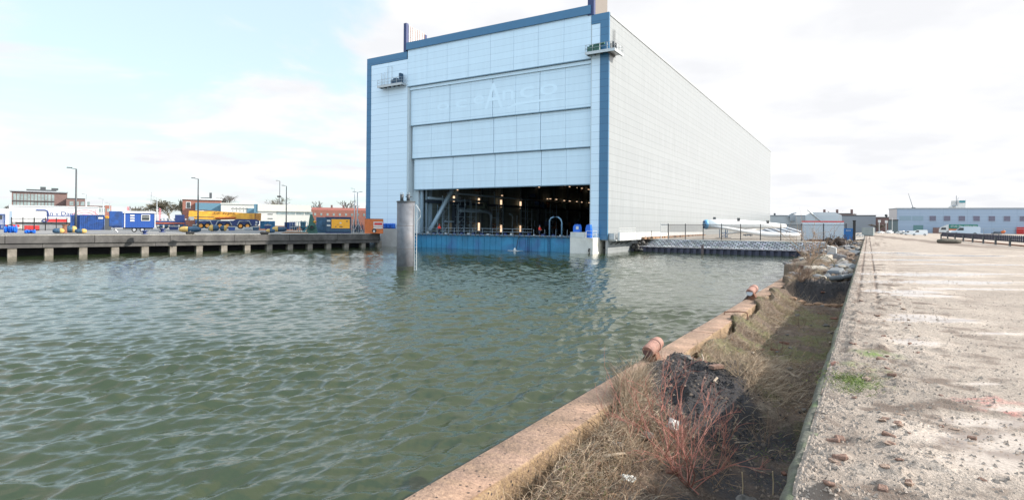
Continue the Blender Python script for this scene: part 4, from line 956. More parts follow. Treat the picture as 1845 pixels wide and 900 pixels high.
bankm = mat('far_bank_ground', (.33, .29, .25), .95, var=.25, vs=.4, bump=.2, bs=3)
xs = np.concatenate([np.linspace(-.3, 30, 20), np.linspace(31, 38.5, 12)]); ys = np.concatenate([[14.75], np.geomspace(15.2, 420, 30)])
XX, YY = np.meshgrid(xs, ys); ZZ = -.83 + .80*sstep(30, 38, XX) + .12*sstep(14, 60, YY)*(1 - sstep(30, 38, XX))
W_ = np.array([[HW(a, b) for a, b in zip(r1, r2)] for r1, r2 in zip(XX, YY)])
tag(grid_mesh('far_bank_ground', W_[..., 0], W_[..., 1], ZZ, bankm), kind='structure')
MB().box(1.5, 37, 14.72, 15.05, -.95, -.78).build('kerb_beam', M['lconcrete'], rv)
# fence on the bank
p0 = HW(5.6, 15.5, -.83); p1 = HW(33.6, 15.5, -.62)
fm = mat('black_fence_paint', (.02, .02, .025), .5)
ft = bar_fence(p0, p1, 2.75, 'tall black bar fence along the top of the stone bank', 10, .13, m=fm, r=.022, pr=.055)
gf = thing('gate_frame', 'white square gate frame at the left end of the bank fence', 'gate frame', HW(4.2, 15.6, -.83), TH)
MB().box(0, .12, 0, .12, 0, 2.9).box(1.3, 1.5, 0, .2, 0, 2.9).build('post', M['white'], gf); MB().box(.13, 1.29, .02, .1, 2.55, 2.7).box(.13, 1.29, .02, .1, 1.2, 1.26).build('cross_bar', M['grey'], gf)
st = thing('leaning_stake', 'thin dark stake leaning left of the gate frame', 'stake', HW(2.6, 15.6, -.83), TH); MB().tube([(0, 0, 0), (-.12, 0, 1.5)], .06, 5).build('stake_rod', M['black'], st)
# blades
bladem = mat('blade_white', (.8, .8, .79), .35, var=.03)
bladeg = mat('blade_grey', (.26, .31, .38), .45, var=.15, vs=1)
def loft(pts, rads, name, m, parent, n=14, flat=1.0):
    mb = MB(); mb.tube(pts, rads, n); return mb.build(name, m, parent, True)
def zy(px, py, Y): return ZY(px, py, Y)
b0 = zy(1272, 403.5, 103)
bl = thing('rotor_blade', 'largest white rotor blade with blue root on the blue trestle', 'rotor blade', b0, 0)
P = [zy(1272, 404, 103), zy(1290, 403.5, 103), zy(1330, 404.2, 104), zy(1370, 405.4, 105), zy(1415, 407, 106)]
loft([p - b0 for p in P], [.85, .88, .86, .7, .35], 'blade_shell', bladem, bl)
loft([P[0] - b0 + Vector((-.35, 0, 0)), P[0] - b0 + Vector((.12, 0, 0))], [.8, .9], 'root_ring', mat('pale_blue_ring', (.12, .32, .52), .5), bl)
mb = MB(); c0 = P[0] - b0
for k in range(8): a = k*math.pi/4; mb.tube([c0 + Vector((-.5, .55*math.cos(a), .55*math.sin(a))), c0 + Vector((-.3, .55*math.cos(a), .55*math.sin(a)))], .12, 6)
mb.build('root_bolt', M['navy'], bl)
mb = MB()
for px, py in ((1283, 393.5), (1326, 395), (1378, 399.5)): p = zy(px, py, 104) - b0; mb.box(p.x - .2, p.x + .25, -.1, .1, p.z - .35, p.z + .25)
mb.build('lifting_lug', M['dgrey'], bl)
def blade(pp, Y, rads, m, label):
    P = [zy(x, y, Y + i*.6) for i, (x, y) in enumerate(pp)]; o = thing('rotor_blade', label, 'rotor blade', P[0])
    loft([p - P[0] for p in P], rads, 'blade_shell', m, o, 10); return o
blade([(1278, 407), (1310, 411), (1345, 417), (1380, 422), (1430, 423.5), (1447, 421)], 101, [.2, .26, .36, .5, .42, .15], bladem, 'thin curved white blade passing under the largest blade')
for i in range(6):
    x = 1312 + i*18
    blade([(x, 404 + i*.8), (x + 16, 408 + i*.7), (x + 38, 415 + i*.5), (x + 56, 420)], 108 + i*2.2, [.42, .4, .3, .12], bladeg, 'grey blade slanting down right, %s from the left behind the white blade' % ORD[i])
blade([(1310, 421), (1345, 415.5), (1375, 411)], 106, [.12, .3, .2], bladem, 'short white blade tip pointing up right near the ground')
bs = thing('blade_trestle', 'blue steel trestle carrying the largest white blade', 'trestle', G(1303, 428.5, -.8), 0); H = 2.0
mb = MB()
for x in (-.65, .55):
    for y in (-.5, .5): mb.box(x, x + .12, y, y + .12, 0, H)
for z in (.25, 1.0, 1.8): mb.box(-.64, .66, -.48, -.38, z, z + .12)
mb.tube([(-.6, -.55, .3), (.6, -.55, 1.0)], .04, 4).tube([(.6, -.55, .3), (-.6, -.55, 1.0)], .04, 4); mb.build('trestle_frame', mat('trestle_blue', (.03, .12, .25), .5), bs)
MB().box(-.75, .75, -.6, .6, H, H + .28).build('saddle', M['wood'], bs); MB().box(-1.4, 1.3, -.7, .7, -.02, .1).build('foot_plate', M['dgrey'], bs)
td = thing('tow_dolly', 'small blue dolly on the ground between the blades', 'dolly', G(1348, 425.5, -.8)); MB().box(-1.0, 1.0, 0, .8, .25, .5).build('frame', M['dkblue'], td); wheel(td, -.6, 0, .25); wheel(td, .6, 0, .25)
# red frames and clutter
rf = thing('red_frame_stack', 'faded red and brown frames stacked left of the white container', 'frame stack', G(1422, 424, -.75)); mb = MB(); rr = random.Random(4)
for k in range(10): x = rr.uniform(-2.2, 2.2); mb.box(x, x + rr.uniform(.6, 1.8), rr.uniform(0, 1), rr.uniform(1, 2), rr.uniform(0, 2.2), 0, rr.choice([0, 1, 2]))
mb.v = [(x, y, max(z, 0)) for x, y, z in mb.v]; mb.build('frames', [mat('faded_red', (.4, .12, .1), .7), M['offwhite'], M['wood']], rf)
tb = thing('timber_pile', 'rusty brown beams lying in front of the white container', 'timber', HW(29.5, 16.4, -.7), TH); mb = MB()
for k in range(5): mb.box(-1.5 + k*.3, 4.2 - k*.4, k*.22, k*.22 + .2, 0, .22 + .1*(k % 2))
mb.build('beams', M['rust'], tb)
# container white corrugated with red top
g, w, h = face(1443, 1519, 433.3, 400, -.7)
t = container(g, w, h, 2.6, mat('pale_blue_white_sheet', (.62, .68, .74), .5, var=.05), 'white ribbed container with red top edge behind the bank fence')
MB().box(-w/2 - .02, w/2 + .02, -.08, 2.62, h + .002, h + .2).build('red_top_edge', M['red'], t)
g, w, h = face(1519.5, 1537, 434.5, 411, -.55)
t = container(g, w, h, 1.6, M['blue'] if False else mat('mid_blue_sheet', (.02, .14, .38), .45, var=.1), 'small bright blue container at the right end of the white one')
text('lettering', 'BOX', w*.5, .22, M['white'], t, (0, -.07, h - .35))
pp = thing('fence_end_post', 'thick black end post right of the small blue container', 'post', G(1538.5, 435.5, -.4)); MB().box(-.12, .12, -.12, .12, 0, 2.9).box(-.16, .16, -.16, .16, 2.9, 3.0).build('post_body', M['black'], pp)
# middle distance
prs = lambda *a: prism_car(*a)
def car_at(px0, px1, pyb, kind, label, m, flip=False, zg=0, group=None, name=None, rz=0):
    g, w, h = face(px0, px1, pyb, pyb - 5, zg); L = {'van': 5.0, 'small_van': 4.25, 'car': 4.2}[kind]
    o = prism_car(kind, name or ('parked_van' if 'van' in kind else 'parked_car'), label, g, (math.pi if flip else 0) + rz, m, 'van' if 'van' in kind else 'car', group, w/(L*abs(math.cos(rz)) + (1.85*abs(math.sin(rz)))))
    return o
silver = mat('silver_car_paint', (.45, .47, .48), .3, .3); wcar = mat('white_car_paint', (.78, .78, .78), .3); lbv = mat('pale_blue_van_paint', (.46, .53, .6), .3); dcar = mat('dark_grey_car_paint', (.06, .07, .09), .25)
car_at(1541, 1556, 425.5, 'car', 'silver car half hidden by the grey green crate left of it', silver, False, 0, None, None, R(50))
g, w, h = face(1552, 1573, 425, 409.5, 0); t = thing('storage_crate', 'square grey green steel storage crate on the quay', 'crate', g, -.1)
MB().box(-w/2, w/2, 0, 2, .1, h, bev=.04).build('crate_body', mat('grey_green_sheet', (.24, .265, .255), .6, var=.15, vs=1.5), t); MB().box(-w/2 + .1, w/2 - .1, .1, 1.9, 0, .1).build('skid', M['dgrey'], t)
for z in (.35, .75, 1.15, 1.55):
    if z < h: MB().box(-w/2 + .1, w/2 - .1, -.03, -.003, z, z + .05).build('rib', M['grey'], t)
car_at(1580, 1594, 420.3, 'car', 'white car left of the other parked cars, seen from its end', wcar, False, 0, None, None, R(60))
car_at(1597, 1610, 420.3, 'small_van', 'white small van second from the left in the parked row', wcar, False, 0, None, None, R(65))
car_at(1613, 1630, 421, 'small_van', 'white van third from the left in the parked row', wcar, True, 0, None, None, R(-25))
car_at(1619, 1638, 422, 'car', 'silver white hatchback in the middle of the parked row', silver, True, 0, None, None, R(-20))
car_at(1627, 1650, 423, 'small_van', 'white van just behind the nearest white van', wcar, True, 0, None, None, R(-10))
car_at(1641, 1671, 424.3, 'small_van', 'nearest white small van parked alone in front of the row', wcar, True, 0)
car_at(1713, 1766, 424.3, 'van', 'long pale blue van in front of the green lorry', lbv, True, 0)
car_at(1698, 1722, 422.8, 'small_van', 'white van behind the left end of the pale blue van', wcar, True, 0)
car_at(1752, 1771, 423.3, 'car', 'white car sticking out right of the pale blue van', wcar, False, 0)
car_at(1785, 1803, 422.4, 'van', 'dark grey van parked before the warehouse wall', dcar, True, 0)
# green lorry
g, w, h = face(1709, 1761, 422.3, 404, 0)
lo = thing('green_lorry', 'green box lorry with white lettering and white cab behind the vans', 'lorry', g)
MB().box(-w/2, w/2, 0, 2.5, 1.0, h, bev=.05).build('box_body', mat('lorry_green', (.01, .16, .13), .5), lo); MB().box(-w/2, w/2, .3, 2.2, .5, .98).build('chassis', M['dgrey'], lo)
MB().box(-w/2 - .02, -w/2 + 5.2, -.06, -.003, 1.0, h - 1.15).build('orange_panel', M['orange'], lo)
text('lettering', 'STUC EN', w*.40, .55, M['white'], lo, (-w*.24, -.02, h - .5)); text('lettering', 'STRALEN', w*.42, .55, M['white'], lo, (w*.25, -.02, h - .5)); text('lettering', 'BV', .9, .5, M['white'], lo, (w/2 - .8, -.02, h - 1.3))
for x in (-w/2 + 1, w/2 - 2.2, w/2 - 1): wheel(lo, x, .3, .48, .4)
MB().prism([(-w/2 - 2.1, .5), (-w/2 - .1, .5), (-w/2 - .1, h - .05), (-w/2 - .4, h - .1), (-w/2 - 1.8, h - .8), (-w/2 - 2.1, h*.5)], .05, 2.4, inset=.05).build('cab', M['white'], lo)
MB().prism([(-w/2 - 1.7, h*.45), (-w/2 - .6, h*.45), (-w/2 - .6, h*.68), (-w/2 - 1.5, h*.68)], .02, .06).build('side_window', M['glass'], lo)
g, w, h = face(1714, 1748, 422, 408.5, 0); g.y += 1; t = thing('flat_load', 'yellow banded load on a flatbed above the pale blue van roof', 'load', g); MB().box(-w/2, w/2, 0, 1.0, h - .5, h, bev=.05).build('load_bundle', M['yellow'], t); MB().box(-w/2, w/2, .05, .95, .5, h - .5).build('flatbed', M['orange'], t)
for x in (-w/2+.6, w/2-.6): wheel(t, x, .1, .35)
g, w, h = face(1803, 1811, 422.4, 415, 0); t = thing('cement_mixer', 'small orange mixer right of the dark van', 'mixer', g); MB().tube([(-w/2, .4, h*.5), (0, .4, h*.65), (w/2, .4, h*.9)], [.3, .45, .2], 10).build('drum', M['orange'], t, True); MB().tube([(-.2, .2, h*.5), (-.35, .2, 0)], .04, 4).tube([(.2, .2, h*.5), (.35, .2, 0)], .04, 4).build('stand', M['dgrey'], t)
g, w, h = face(1831, 1860, 421.8, 409, 0); container(g, w, h, 2.4, M['red'], 'red container cut by the right frame edge')
# warehouse
wm = seam_mat('warehouse_cladding', (.29, .36, .46), (.21, .27, .35), 0, 6, 1.0, .5, .03, .02)
YW = 178.0; a = zy(1616, 376.3, YW); WR = R(-20)
wh = thing('warehouse', 'long blue grey warehouse with square windows on the right', 'warehouse', (a.x, YW, 0), WR); H = a.z
MB().box(0, 75, 0, 9, -.1, H).build('wall', wm, wh); MB().box(-.15, 75.2, -.15, 9.1, H + .002, H + .35).build('roof_edge', M['grey'], wh)
MB().box(-.06, -.01, .1, 8.9, 0, H).build('side_wall', mat('pale_gable_cladding', (.5, .48, .5), .5), wh)
def wx(px):
    q, _ = ray(px, 400); return (a.x - q*a.y)/(q*math.sin(WR) - math.cos(WR))
def wz(py, px=1720): return zy(px, py, a.y + wx(px)*math.sin(WR)).z
k = 0
for px in (1674, 1700, 1726.5, 1753, 1780.5, 1808, 1836.5, 1866):
    f_ = MB().box(wx(px) - .1, wx(px + 11.5) + .1, -.1, -.005, wz(397.6) - .1, wz(388.8) + .1).build('window', mat('window_frame_grey', (.35, .4, .48), .5), wh)
    MB().box(wx(px), wx(px + 11.5), -.14, -.102, wz(397.6), wz(388.8)).build('pane', mat('slatted_window', (.13, .12, .17), .4, var=.2, vs=2), f_)
for a0, a1 in ((1620, 1641), (1643, 1663)): MB().box(wx(a0), wx(a1), -.06, -.005, wz(397.5), wz(389)).build('louvre_band', mat('green_grey_louvre', (.22, .30, .36), .5), wh)
MB().box(wx(1645), wx(1663), -.06, -.005, 0, wz(405.8)).build('roller_door', M['green'] if False else mat('green_door', (.10, .20, .20), .5), wh)
for px in np.arange(1674, 1846, 18.0): MB().tube([(wx(px), -3, 0), (wx(px), -3, wz(410.5))], .06, 5).build('yard_post', M['grey'], wh)
MB().box(wx(1673), wx(1698), -4, -3.7, 0, wz(410)).build('yard_wall', M['dbrick'], wh)
MB().box(wx(1699), wx(1850), -3.02, -2.98, wz(411.2), wz(410.6)).build('yard_rail', M['grey'], wh)
p = zy(1727, 376, 230); t = thing('wheelhouse', 'distant ship wheelhouse with mast showing above the warehouse roof', 'ship wheelhouse', (p.x, 230, 0)); s_ = 230/F
MB().prism([(-5*s_, 0), (12*s_, 0), (12*s_, p.z + 4*s_), (13*s_, p.z + 16*s_), (0*s_, p.z + 15*s_), (-1*s_, p.z + 6*s_), (-5*s_, p.z + 4*s_)], 0, 4).build('superstructure', M['white'], t); MB().box(0.5*s_, 11.5*s_, -.05, -.005, p.z + 11*s_, p.z + 15*s_).build('bridge_window', M['teal'], t)
MB().tube([(-1*s_, 1, p.z), (-1*s_, 1, p.z + 24*s_)], .12, 5).tube([(-6*s_, 1, p.z + 6*s_), (3*s_, 1, p.z + 20*s_)], .08, 4).tube([(-8*s_, 1, p.z + 5*s_), (-2*s_, 1, p.z + 5*s_)], .3, 4).build('mast', M['grey'], t)
a = zy(1636, 348, 300); b_ = zy(1646, 378, 300); t = thing('distant_crane_jib', 'thin crane jib rising behind the warehouse roof', 'crane', (b_.x, 300, 0)); MB().tube([(0, 0, 0), (0, 0, b_.z), (a.x - b_.x, 0, a.z)], [.4, .35, .12], 4).build('jib', M['grey'], t); MB().box(-.9, .6, -.4, .4, b_.z - .5, b_.z + 1.4).build('jib_head', M['dgrey'], t)
# mid grey buildings
t, W, H = bld(1330, 1452, 388.2, 330, 40, mat('pale_grey_cladding', (.52, .52, .52), .6), 'pale grey low building just right of the hall end', 'far_shed'); MB().box(-W/2, W/2, -.3, 40, H, H + .4).build('roof_edge', M['grey'], t)
MB().box(W/2 - 17, W/2 - 16, 3, 4, H + .41, H + 1.6).build('roof_vent', M['dgrey'], t)
t, W, H = bld(1450, 1516, 387.5, 300, 30, mat('pale_blue_cladding', (.45, .5, .54), .6), 'pale blue gabled shed behind the white container', 'gabled_shed')
MB().prism([(-W/2, H), (W/2, H), (W/2 - 3, H + 1.6), (-W/2 + 3, H + 1.6)], 0, 28).build('roof', mat('pale_roof', (.5, .54, .57), .5), t); MB().tube([(-W/2 + 1, -.5, H + 3), (0, -.5, H - 4)], .35, 4).build('ramp_arm', M['steel'], t)
t, W, H = bld(1516, 1577, 388.6, 200, 30, mat('mid_grey_cladding', (.22, .24, .27), .6, var=.03), 'mid grey blank shed behind the silver car', 'grey_shed'); MB().box(-W/2 - .05, W/2 + .1, -.1, 30, H, H + .3).build('roof_edge', M['dgrey'], t)
t, W, H = bld(1480, 1538, 385.5, 340, 10, M['dbrick'], 'dark roofed houses with chimneys above the grey shed', 'dark_houses')
MB().prism([(-W/2, H), (W/2, H), (W/2 - 2, H + .6), (-W/2 + 2, H + .6)], 0, 9).build('roof', M['dgrey'], t)
for x in (-W/2 + .6, -1, W/2 - 1.8): MB().box(x, x + 1.3, 2, 4, H - .5, H + 2.9).build('chimney', M['dbrick'], t)
t, W, H = bld(1577, 1602, 392, 210, 20, M['dbrick'], 'brown brick low building left of the warehouse', 'brown_shed'); MB().box(-W/2 + .05, W/2 + .5, -.1, 20, H, H + .3).build('roof_edge', M['dgrey'], t); MB().lump((W/2 - 1, 2, H + .9), .6, .6, .6, 2).build('roof_vent', M['dgrey'], t)
t, W, H = bld(1600, 1617.5, 397, 165, 10, mat('dark_green_grey', (.10, .13, .14), .6), 'dark green grey shed touching the warehouse corner', 'green_shed'); MB().box(-W/2, W/2 + .1, -.1, 10, H, H + .25).build('roof_edge', M['black'], t)
for i, (px, pt) in enumerate(((1583.5, 396), (1596, 397), (1607, 392))):
    g, w, h = face(px, px, 420, pt, 0); t = thing('sign_post', '%s white sign post from the left before the brown building' % ORD[i], 'sign post', g, 0, 'white posts before the brown building'); MB().tube([(0, 0, 0), (0, 0, h)], .09, 6).build('post', M['white'], t)
    if i < 2: MB().box(-.3, .35, -.08, .08, h - .7, h, bev=.03).build('sign_head', M['white'], t)
tree_at(1585, 403, 26, 190, 'small leafless shrub before the brown building', 21, 4, 4, .03)
tree_at(1536, 384, 14, 345, 'tiny distant tree beside the dark chimneys', 22, 3, 4, .06)
tree_at(1497, 380, 12, 330, 'small dark tree top between the dark roofs', 23, 4, 4, .06)
t = thing('deck_crane', 'pale folded crane arm above the low grey building', 'crane', zy(1432, 388, 325)); q = 325/F
MB().tube([(-14*q, 0, -1), (-6*q, 0, 3*q), (2*q, 0, 5*q)], .35, 4).tube([(-8*q, 0, 0), (1*q, 0, 5*q)], .25, 4).box(-10*q, 0, -.5, .5, -10*q, 1.5*q).build('arm', M['grey'], t)
# picket barrier on the right
a = G(1697, 430.5, 0); b_ = G(1850, 446, 0); b_ = a + (b_ - a)*1.1
pb = thing('picket_barrier', 'low dark barrier of thick upright slats on the right edge', 'barrier', a); d = b_ - a; L = d.length; ang = math.atan2(d.y, d.x)
pb.rotation_euler.z = ang; mb = MB(); k = 0
nn = int(L/.62)
sl = None
for k in range(nn):
    o = MB().box(0, .2, -.05, .05, .42, 1.02, bev=.03).build('slat', mat('dark_barrier', (.03, .03, .05), .6, var=.4, vs=1), pb) if sl is None else sl.copy()
    if sl is not None: COL.objects.link(o)
    sl = o; o.location.x = k*.62
MB().box(0, L, .06, .12, .4, .55).box(0, L, .06, .12, .75, .82).build('rail', M['steel'], pb)
for k in range(0, int(L/5) + 1): MB().box(k*5.0 - .1, k*5.0 + .1, -.2, -.06, -.05, .78).build('post', M['dgrey'], pb)
MB().box(-4, L, .6, .8, 0, .12).build('kerb_rail', M['rust'], pb)
bw = thing('blue_roof_strip', 'flat pale blue low roof at the right edge behind the barrier', 'low roof', G(1835, 432, 0)); MB().box(-3.5, 9, 0, 4, 0, .5).build('roof_sheet', mat('pale_blue_sheet', (.3, .38, .45), .5), bw); MB().box(-3.4, 8.9, -.02, .0, .05, .3).build('edge_trim', M['steel'], bw)
lg = thing('fallen_log', 'short mossy log lying alone left of the picket barrier', 'log', G(1710, 438.2, 0), .05)
mb = MB(); mb.tube([(-1.25, 0, .22), (-.6, .05, .26), (0, 0, .24), (.6, .03, .24), (1.25, 0, .2)], [.2, .26, .24, .26, .18], 9); mb.build('log_body', mat('mossy_log', (.11, .10, .08), .95, var=.4, vs=5, bump=1, bs=12), lg, True)
# far ground
# ------------------------------------------------------------ GROUND, RIGHT QUAY
def attr_mat(name, base, rough=.95, fine=60, finev=.35, layers=(), wet=None, bump=.5, big=.8, bigv=.2, speck=None):
    m = bpy.data.materials.new(name); m.use_nodes = True; n, l = nt(m); b = n['Principled BSDF']; tc = n.new('ShaderNodeTexCoord')
    def noise(sc, det=6, rg=.6):
        t = n.new('ShaderNodeTexNoise'); t.inputs['Scale'].default_value = sc; t.inputs['Detail'].default_value = det; t.inputs['Roughness'].default_value = rg; l.new(tc.outputs['Object'], t.inputs['Vector']); return t.outputs['Fac']
    def rng(s, a, b_, c, d):
        r = n.new('ShaderNodeMapRange'); r.inputs[1].default_value = a; r.inputs[2].default_value = b_; r.inputs[3].default_value = c; r.inputs[4].default_value = d; l.new(s, r.inputs[0]); return r.outputs[0]
    def math_(op, a, b_):
        q = n.new('ShaderNodeMath'); q.operation = op
        for i, v in enumerate((a, b_)):
            if isinstance(v, (int, float)): q.inputs[i].default_value = v
            else: l.new(v, q.inputs[i])
        return q.outputs[0]
    nf = noise(fine, 4, .7); nb = noise(big, 8, .65)
    k = math_('MULTIPLY', rng(nf, .3, .7, 1 - finev, 1 + finev), rng(nb, .3, .7, 1 - bigv, 1 + bigv))
    sc = n.new('ShaderNodeVectorMath'); sc.operation = 'SCALE'; sc.inputs[0].default_value = base; l.new(k, sc.inputs['Scale']); out = sc.outputs[0]
    for an, colr in layers:
        at = n.new('ShaderNodeAttribute'); at.attribute_name = an
        mix = n.new('ShaderNodeMix'); mix.data_type = 'RGBA'
        f = math_('MULTIPLY', at.outputs['Fac'], rng(nf, .35, .65, .5, 1.2)); cl = n.new('ShaderNodeClamp'); l.new(f, cl.inputs[0])
        l.new(cl.outputs[0], mix.inputs['Factor']); l.new(out, mix.inputs['A'])
        s2 = n.new('ShaderNodeVectorMath'); s2.operation = 'SCALE'; s2.inputs[0].default_value = colr; l.new(rng(nf, .3, .7, .6, 1.4), s2.inputs['Scale']); l.new(s2.outputs[0], mix.inputs['B']); out = mix.outputs['Result']
    if speck:
        vo = n.new('ShaderNodeTexVoronoi'); vo.inputs['Scale'].default_value = speck[0]; l.new(tc.outputs['Object'], vo.inputs['Vector'])
        mix = n.new('ShaderNodeMix'); mix.data_type = 'RGBA'; l.new(rng(vo.outputs['Distance'], speck[1], speck[1] + .04, 1, 0), mix.inputs['Factor']); l.new(out, mix.inputs['A']); mix.inputs['B'].default_value = (*speck[2], 1); out = mix.outputs['Result']
    b.inputs['Roughness'].default_value = rough
    bp = n.new('ShaderNodeBump'); bp.inputs['Distance'].default_value = .02; bp.inputs['Strength'].default_value = bump
    hmix = math_('ADD', nf, math_('MULTIPLY', noise(fine*.25, 6), 1.5)); l.new(hmix, bp.inputs['Height'])
    if wet:
        at = n.new('ShaderNodeAttribute'); at.attribute_name = 'wet'
        w1 = rng(at.outputs['Fac'], .0, .55, 0, 1); w2 = rng(at.outputs['Fac'], .5, .72, 0, 1)
        mix = n.new('ShaderNodeMix'); mix.data_type = 'RGBA'; l.new(w1, mix.inputs['Factor']); l.new(out, mix.inputs['A']); mm = n.new('ShaderNodeVectorMath'); mm.operation = 'SCALE'; mm.inputs['Scale'].default_value = 1.3; l.new(out, mm.inputs[0]); l.new(mm.outputs[0], mix.inputs['B']); out = mix.outputs['Result']  # wet patches lightened as painted sky reflection in the puddles
        l.new(math_('SUBTRACT', rough, math_('ADD', math_('MULTIPLY', w1, .25), math_('MULTIPLY', w2, rough - .28))), b.inputs['Roughness'])
        l.new(math_('MULTIPLY', bump, math_('SUBTRACT', 1.0, math_('MULTIPLY', w2, .97))), bp.inputs['Strength'])
    l.new(out, b.inputs['Base Color']); l.new(bp.outputs[0], b.inputs['Normal'])
    return m
def z_road(n_, s_):
    x = n_*N.x + s_*S.x; y = n_*N.y + s_*S.y
    near = 1 - sstep(15, 60, s_)
    z = .03*fbm(x*.35, y*.35, 5, 4) + near*(.022*fbm(x*2.3, y*2.6, 9, 4) + .012*fbm(x*9, y*11, 2, 4))
    z = z + near*.085*np.maximum(0, fbm(n_*2.5, s_*6.5, 19, 4))*(1 - sstep(.5, 1.6, n_))
    # ruts and clods following the two buried rails
    for c, wd in ((-.18, .07), (.20, .06), (.62, .06)):
        per = .42 + 0*s_
        lump = np.maximum(0, fbm(s_*4.1 + c*9, n_*6, 31, 4))*np.exp(-((n_ - c)/(wd*1.8))**2)
        z = z + (near*.5 + .5)*.075*lump*(.5 if c > .5 else 1)
    rail = (np.exp(-((n_ + .18)/.04)**2) + np.exp(-((n_ - .20)/.035)**2))*sstep(13, 17, s_)
    z = z - .05*rail*(.6 + .4*np.sin(s_*9))
    return z, x, y, near, rail
nn_ = np.concatenate([np.linspace(-.385, 2.2, 140), 2.2 + np.geomspace(.025, 14, 150), 17 + np.geomspace(2, 900, 26)])
ss_ = np.concatenate([np.linspace(-8, 2.2, 30)[:-1], 2.2*np.exp(np.linspace(0, math.log(60/2.2), 760)), np.geomspace(61, 1600, 40)])
NN, SS = np.meshgrid(nn_, ss_)
Z, XX, YY, near, rail = z_road(NN, SS)
wet = np.full(XX.shape, -1.0)
for px, py, rx, ry in ((1815, 812, .75, .5), (1775, 760, .5, .16), (1800, 735, .3, .1), (1650, 494, 3.0, .9), (1760, 493, 2.4, .5), (1700, 508, 3.2, .8), (1620, 524, 1.2, .7), (1655, 532, .9, .4), (1745, 520, 1.6, .3), (1690, 576, .95, .45), (1650, 568, .6, .3), (1655, 616, .45, .45), (1770, 690, .25, .06), (1800, 600, .5, .1), (1640, 468, 3.0, .8), (1740, 476, 4, .6), (1600, 455, 3, 1.5), (1720, 460, 6, 1)):
    c = G(px, py, 0); d = np.sqrt(((XX - c.x)/rx)**2 + ((YY - c.y + .12*(XX - c.x)*0)/ry)**2)
    wet = np.maximum(wet, 1.35 - d)
lowf = 1 + 0*SS
wet = wet + .45*fbm(XX*1.3, YY*3.0, 41, 5)*sstep(-1, .3, wet) + .25*fbm(XX*6, YY*9, 43, 4)*sstep(-1, .3, wet)
wet = np.clip(wet, 0, 1)
_damp = sstep(.1, .5, fbm(XX*.25, YY*.7, 51, 5))*.25
wetf = np.maximum(wet, 0)
lvl = .0
Z = Z*(1 - sstep(.35, .6, wet)) - .004*sstep(.35, .6, wet)
redm = 0
for px, py, rx, ry in ((1775, 722, .34, .16), (1800, 740, .22, .1), (1820, 745, .12, .1)):
    c = G(px, py, 0); redm = np.maximum(redm, np.clip(1.3 - np.sqrt(((XX - c.x)/rx)**2 + ((YY - c.y)/ry)**2), 0, 1))
redm = .6*redm*sstep(-.25, .35, fbm(XX*9, YY*13, 61, 4))
mossm = 0
for px, py, rx, ry in ((1545, 690, .35, .35), (1560, 668, .25, .3), (1580, 640, .3, .3)):
    c = G(px, py, 0); mossm = np.maximum(mossm, np.clip(1.2 - np.sqrt(((XX - c.x)/rx)**2 + ((YY - c.y)/ry)**2), 0, 1))
mossm = mossm*sstep(-.2, .3, fbm(XX*7, YY*7, 71, 4))
dirtm = np.clip(sstep(.05, .45, fbm(XX*3, YY*3.4, 81, 5))*.95*(1 - sstep(.2, 3.2, NN - .2)) + .45*(1 - sstep(.1, .9, NN + .38))*sstep(-.3, .3, fbm(NN*2.4, SS*2.8, 85, 5)) + rail*.9, 0, 1)
c = G(1780, 452, 0)
verge = sstep(.0, .5, 1.25 - np.abs((YY - (G(1697, 437, 0).y + (XX - G(1697, 437, 0).x)*((G(1845, 452, 0).y - G(1697, 437, 0).y)/(G(1845, 452, 0).x - G(1697, 437, 0).x))))/3.2) + .5*fbm(XX*.5, YY*.5, 91, 4))*sstep(G(1715, 440, 0).x*0 + 36, 44, XX)
dirtm = np.maximum(dirtm, verge*.9)
roadm = attr_mat('muddy_quay_surface', (.325, .27, .225), .92, 45, .42, (('dirt', (.12, .085, .065)), ('red', (.55, .16, .14)), ('moss', (.14, .20, .05))), True, .9, .6, .2, (55, .13, (.16, .12, .10)))
road = grid_mesh('quay_ground', XX, YY, Z, roadm, dict(wet=wetf, red=redm, moss=mossm, dirt=dirtm)); tag(road, kind='structure')
fgm = mat('distant_ground', (.3, .29, .26), .95, var=.2, vs=.02)
tag(MB().add([(-3000, 330, -1.25), (3000, 330, -1.25), (3000, 5000, -1.25), (-3000, 5000, -1.25)], [(0, 1, 2, 3)]).build('distant_ground', fgm), kind='structure')
tag(MB().add([(-500, 130, -1.1), (-60, 130, -1.1), (-60, 400, -1.1), (-500, 400, -1.1)], [(0, 1, 2, 3)]).build('back_yard_ground', fgm), kind='structure')

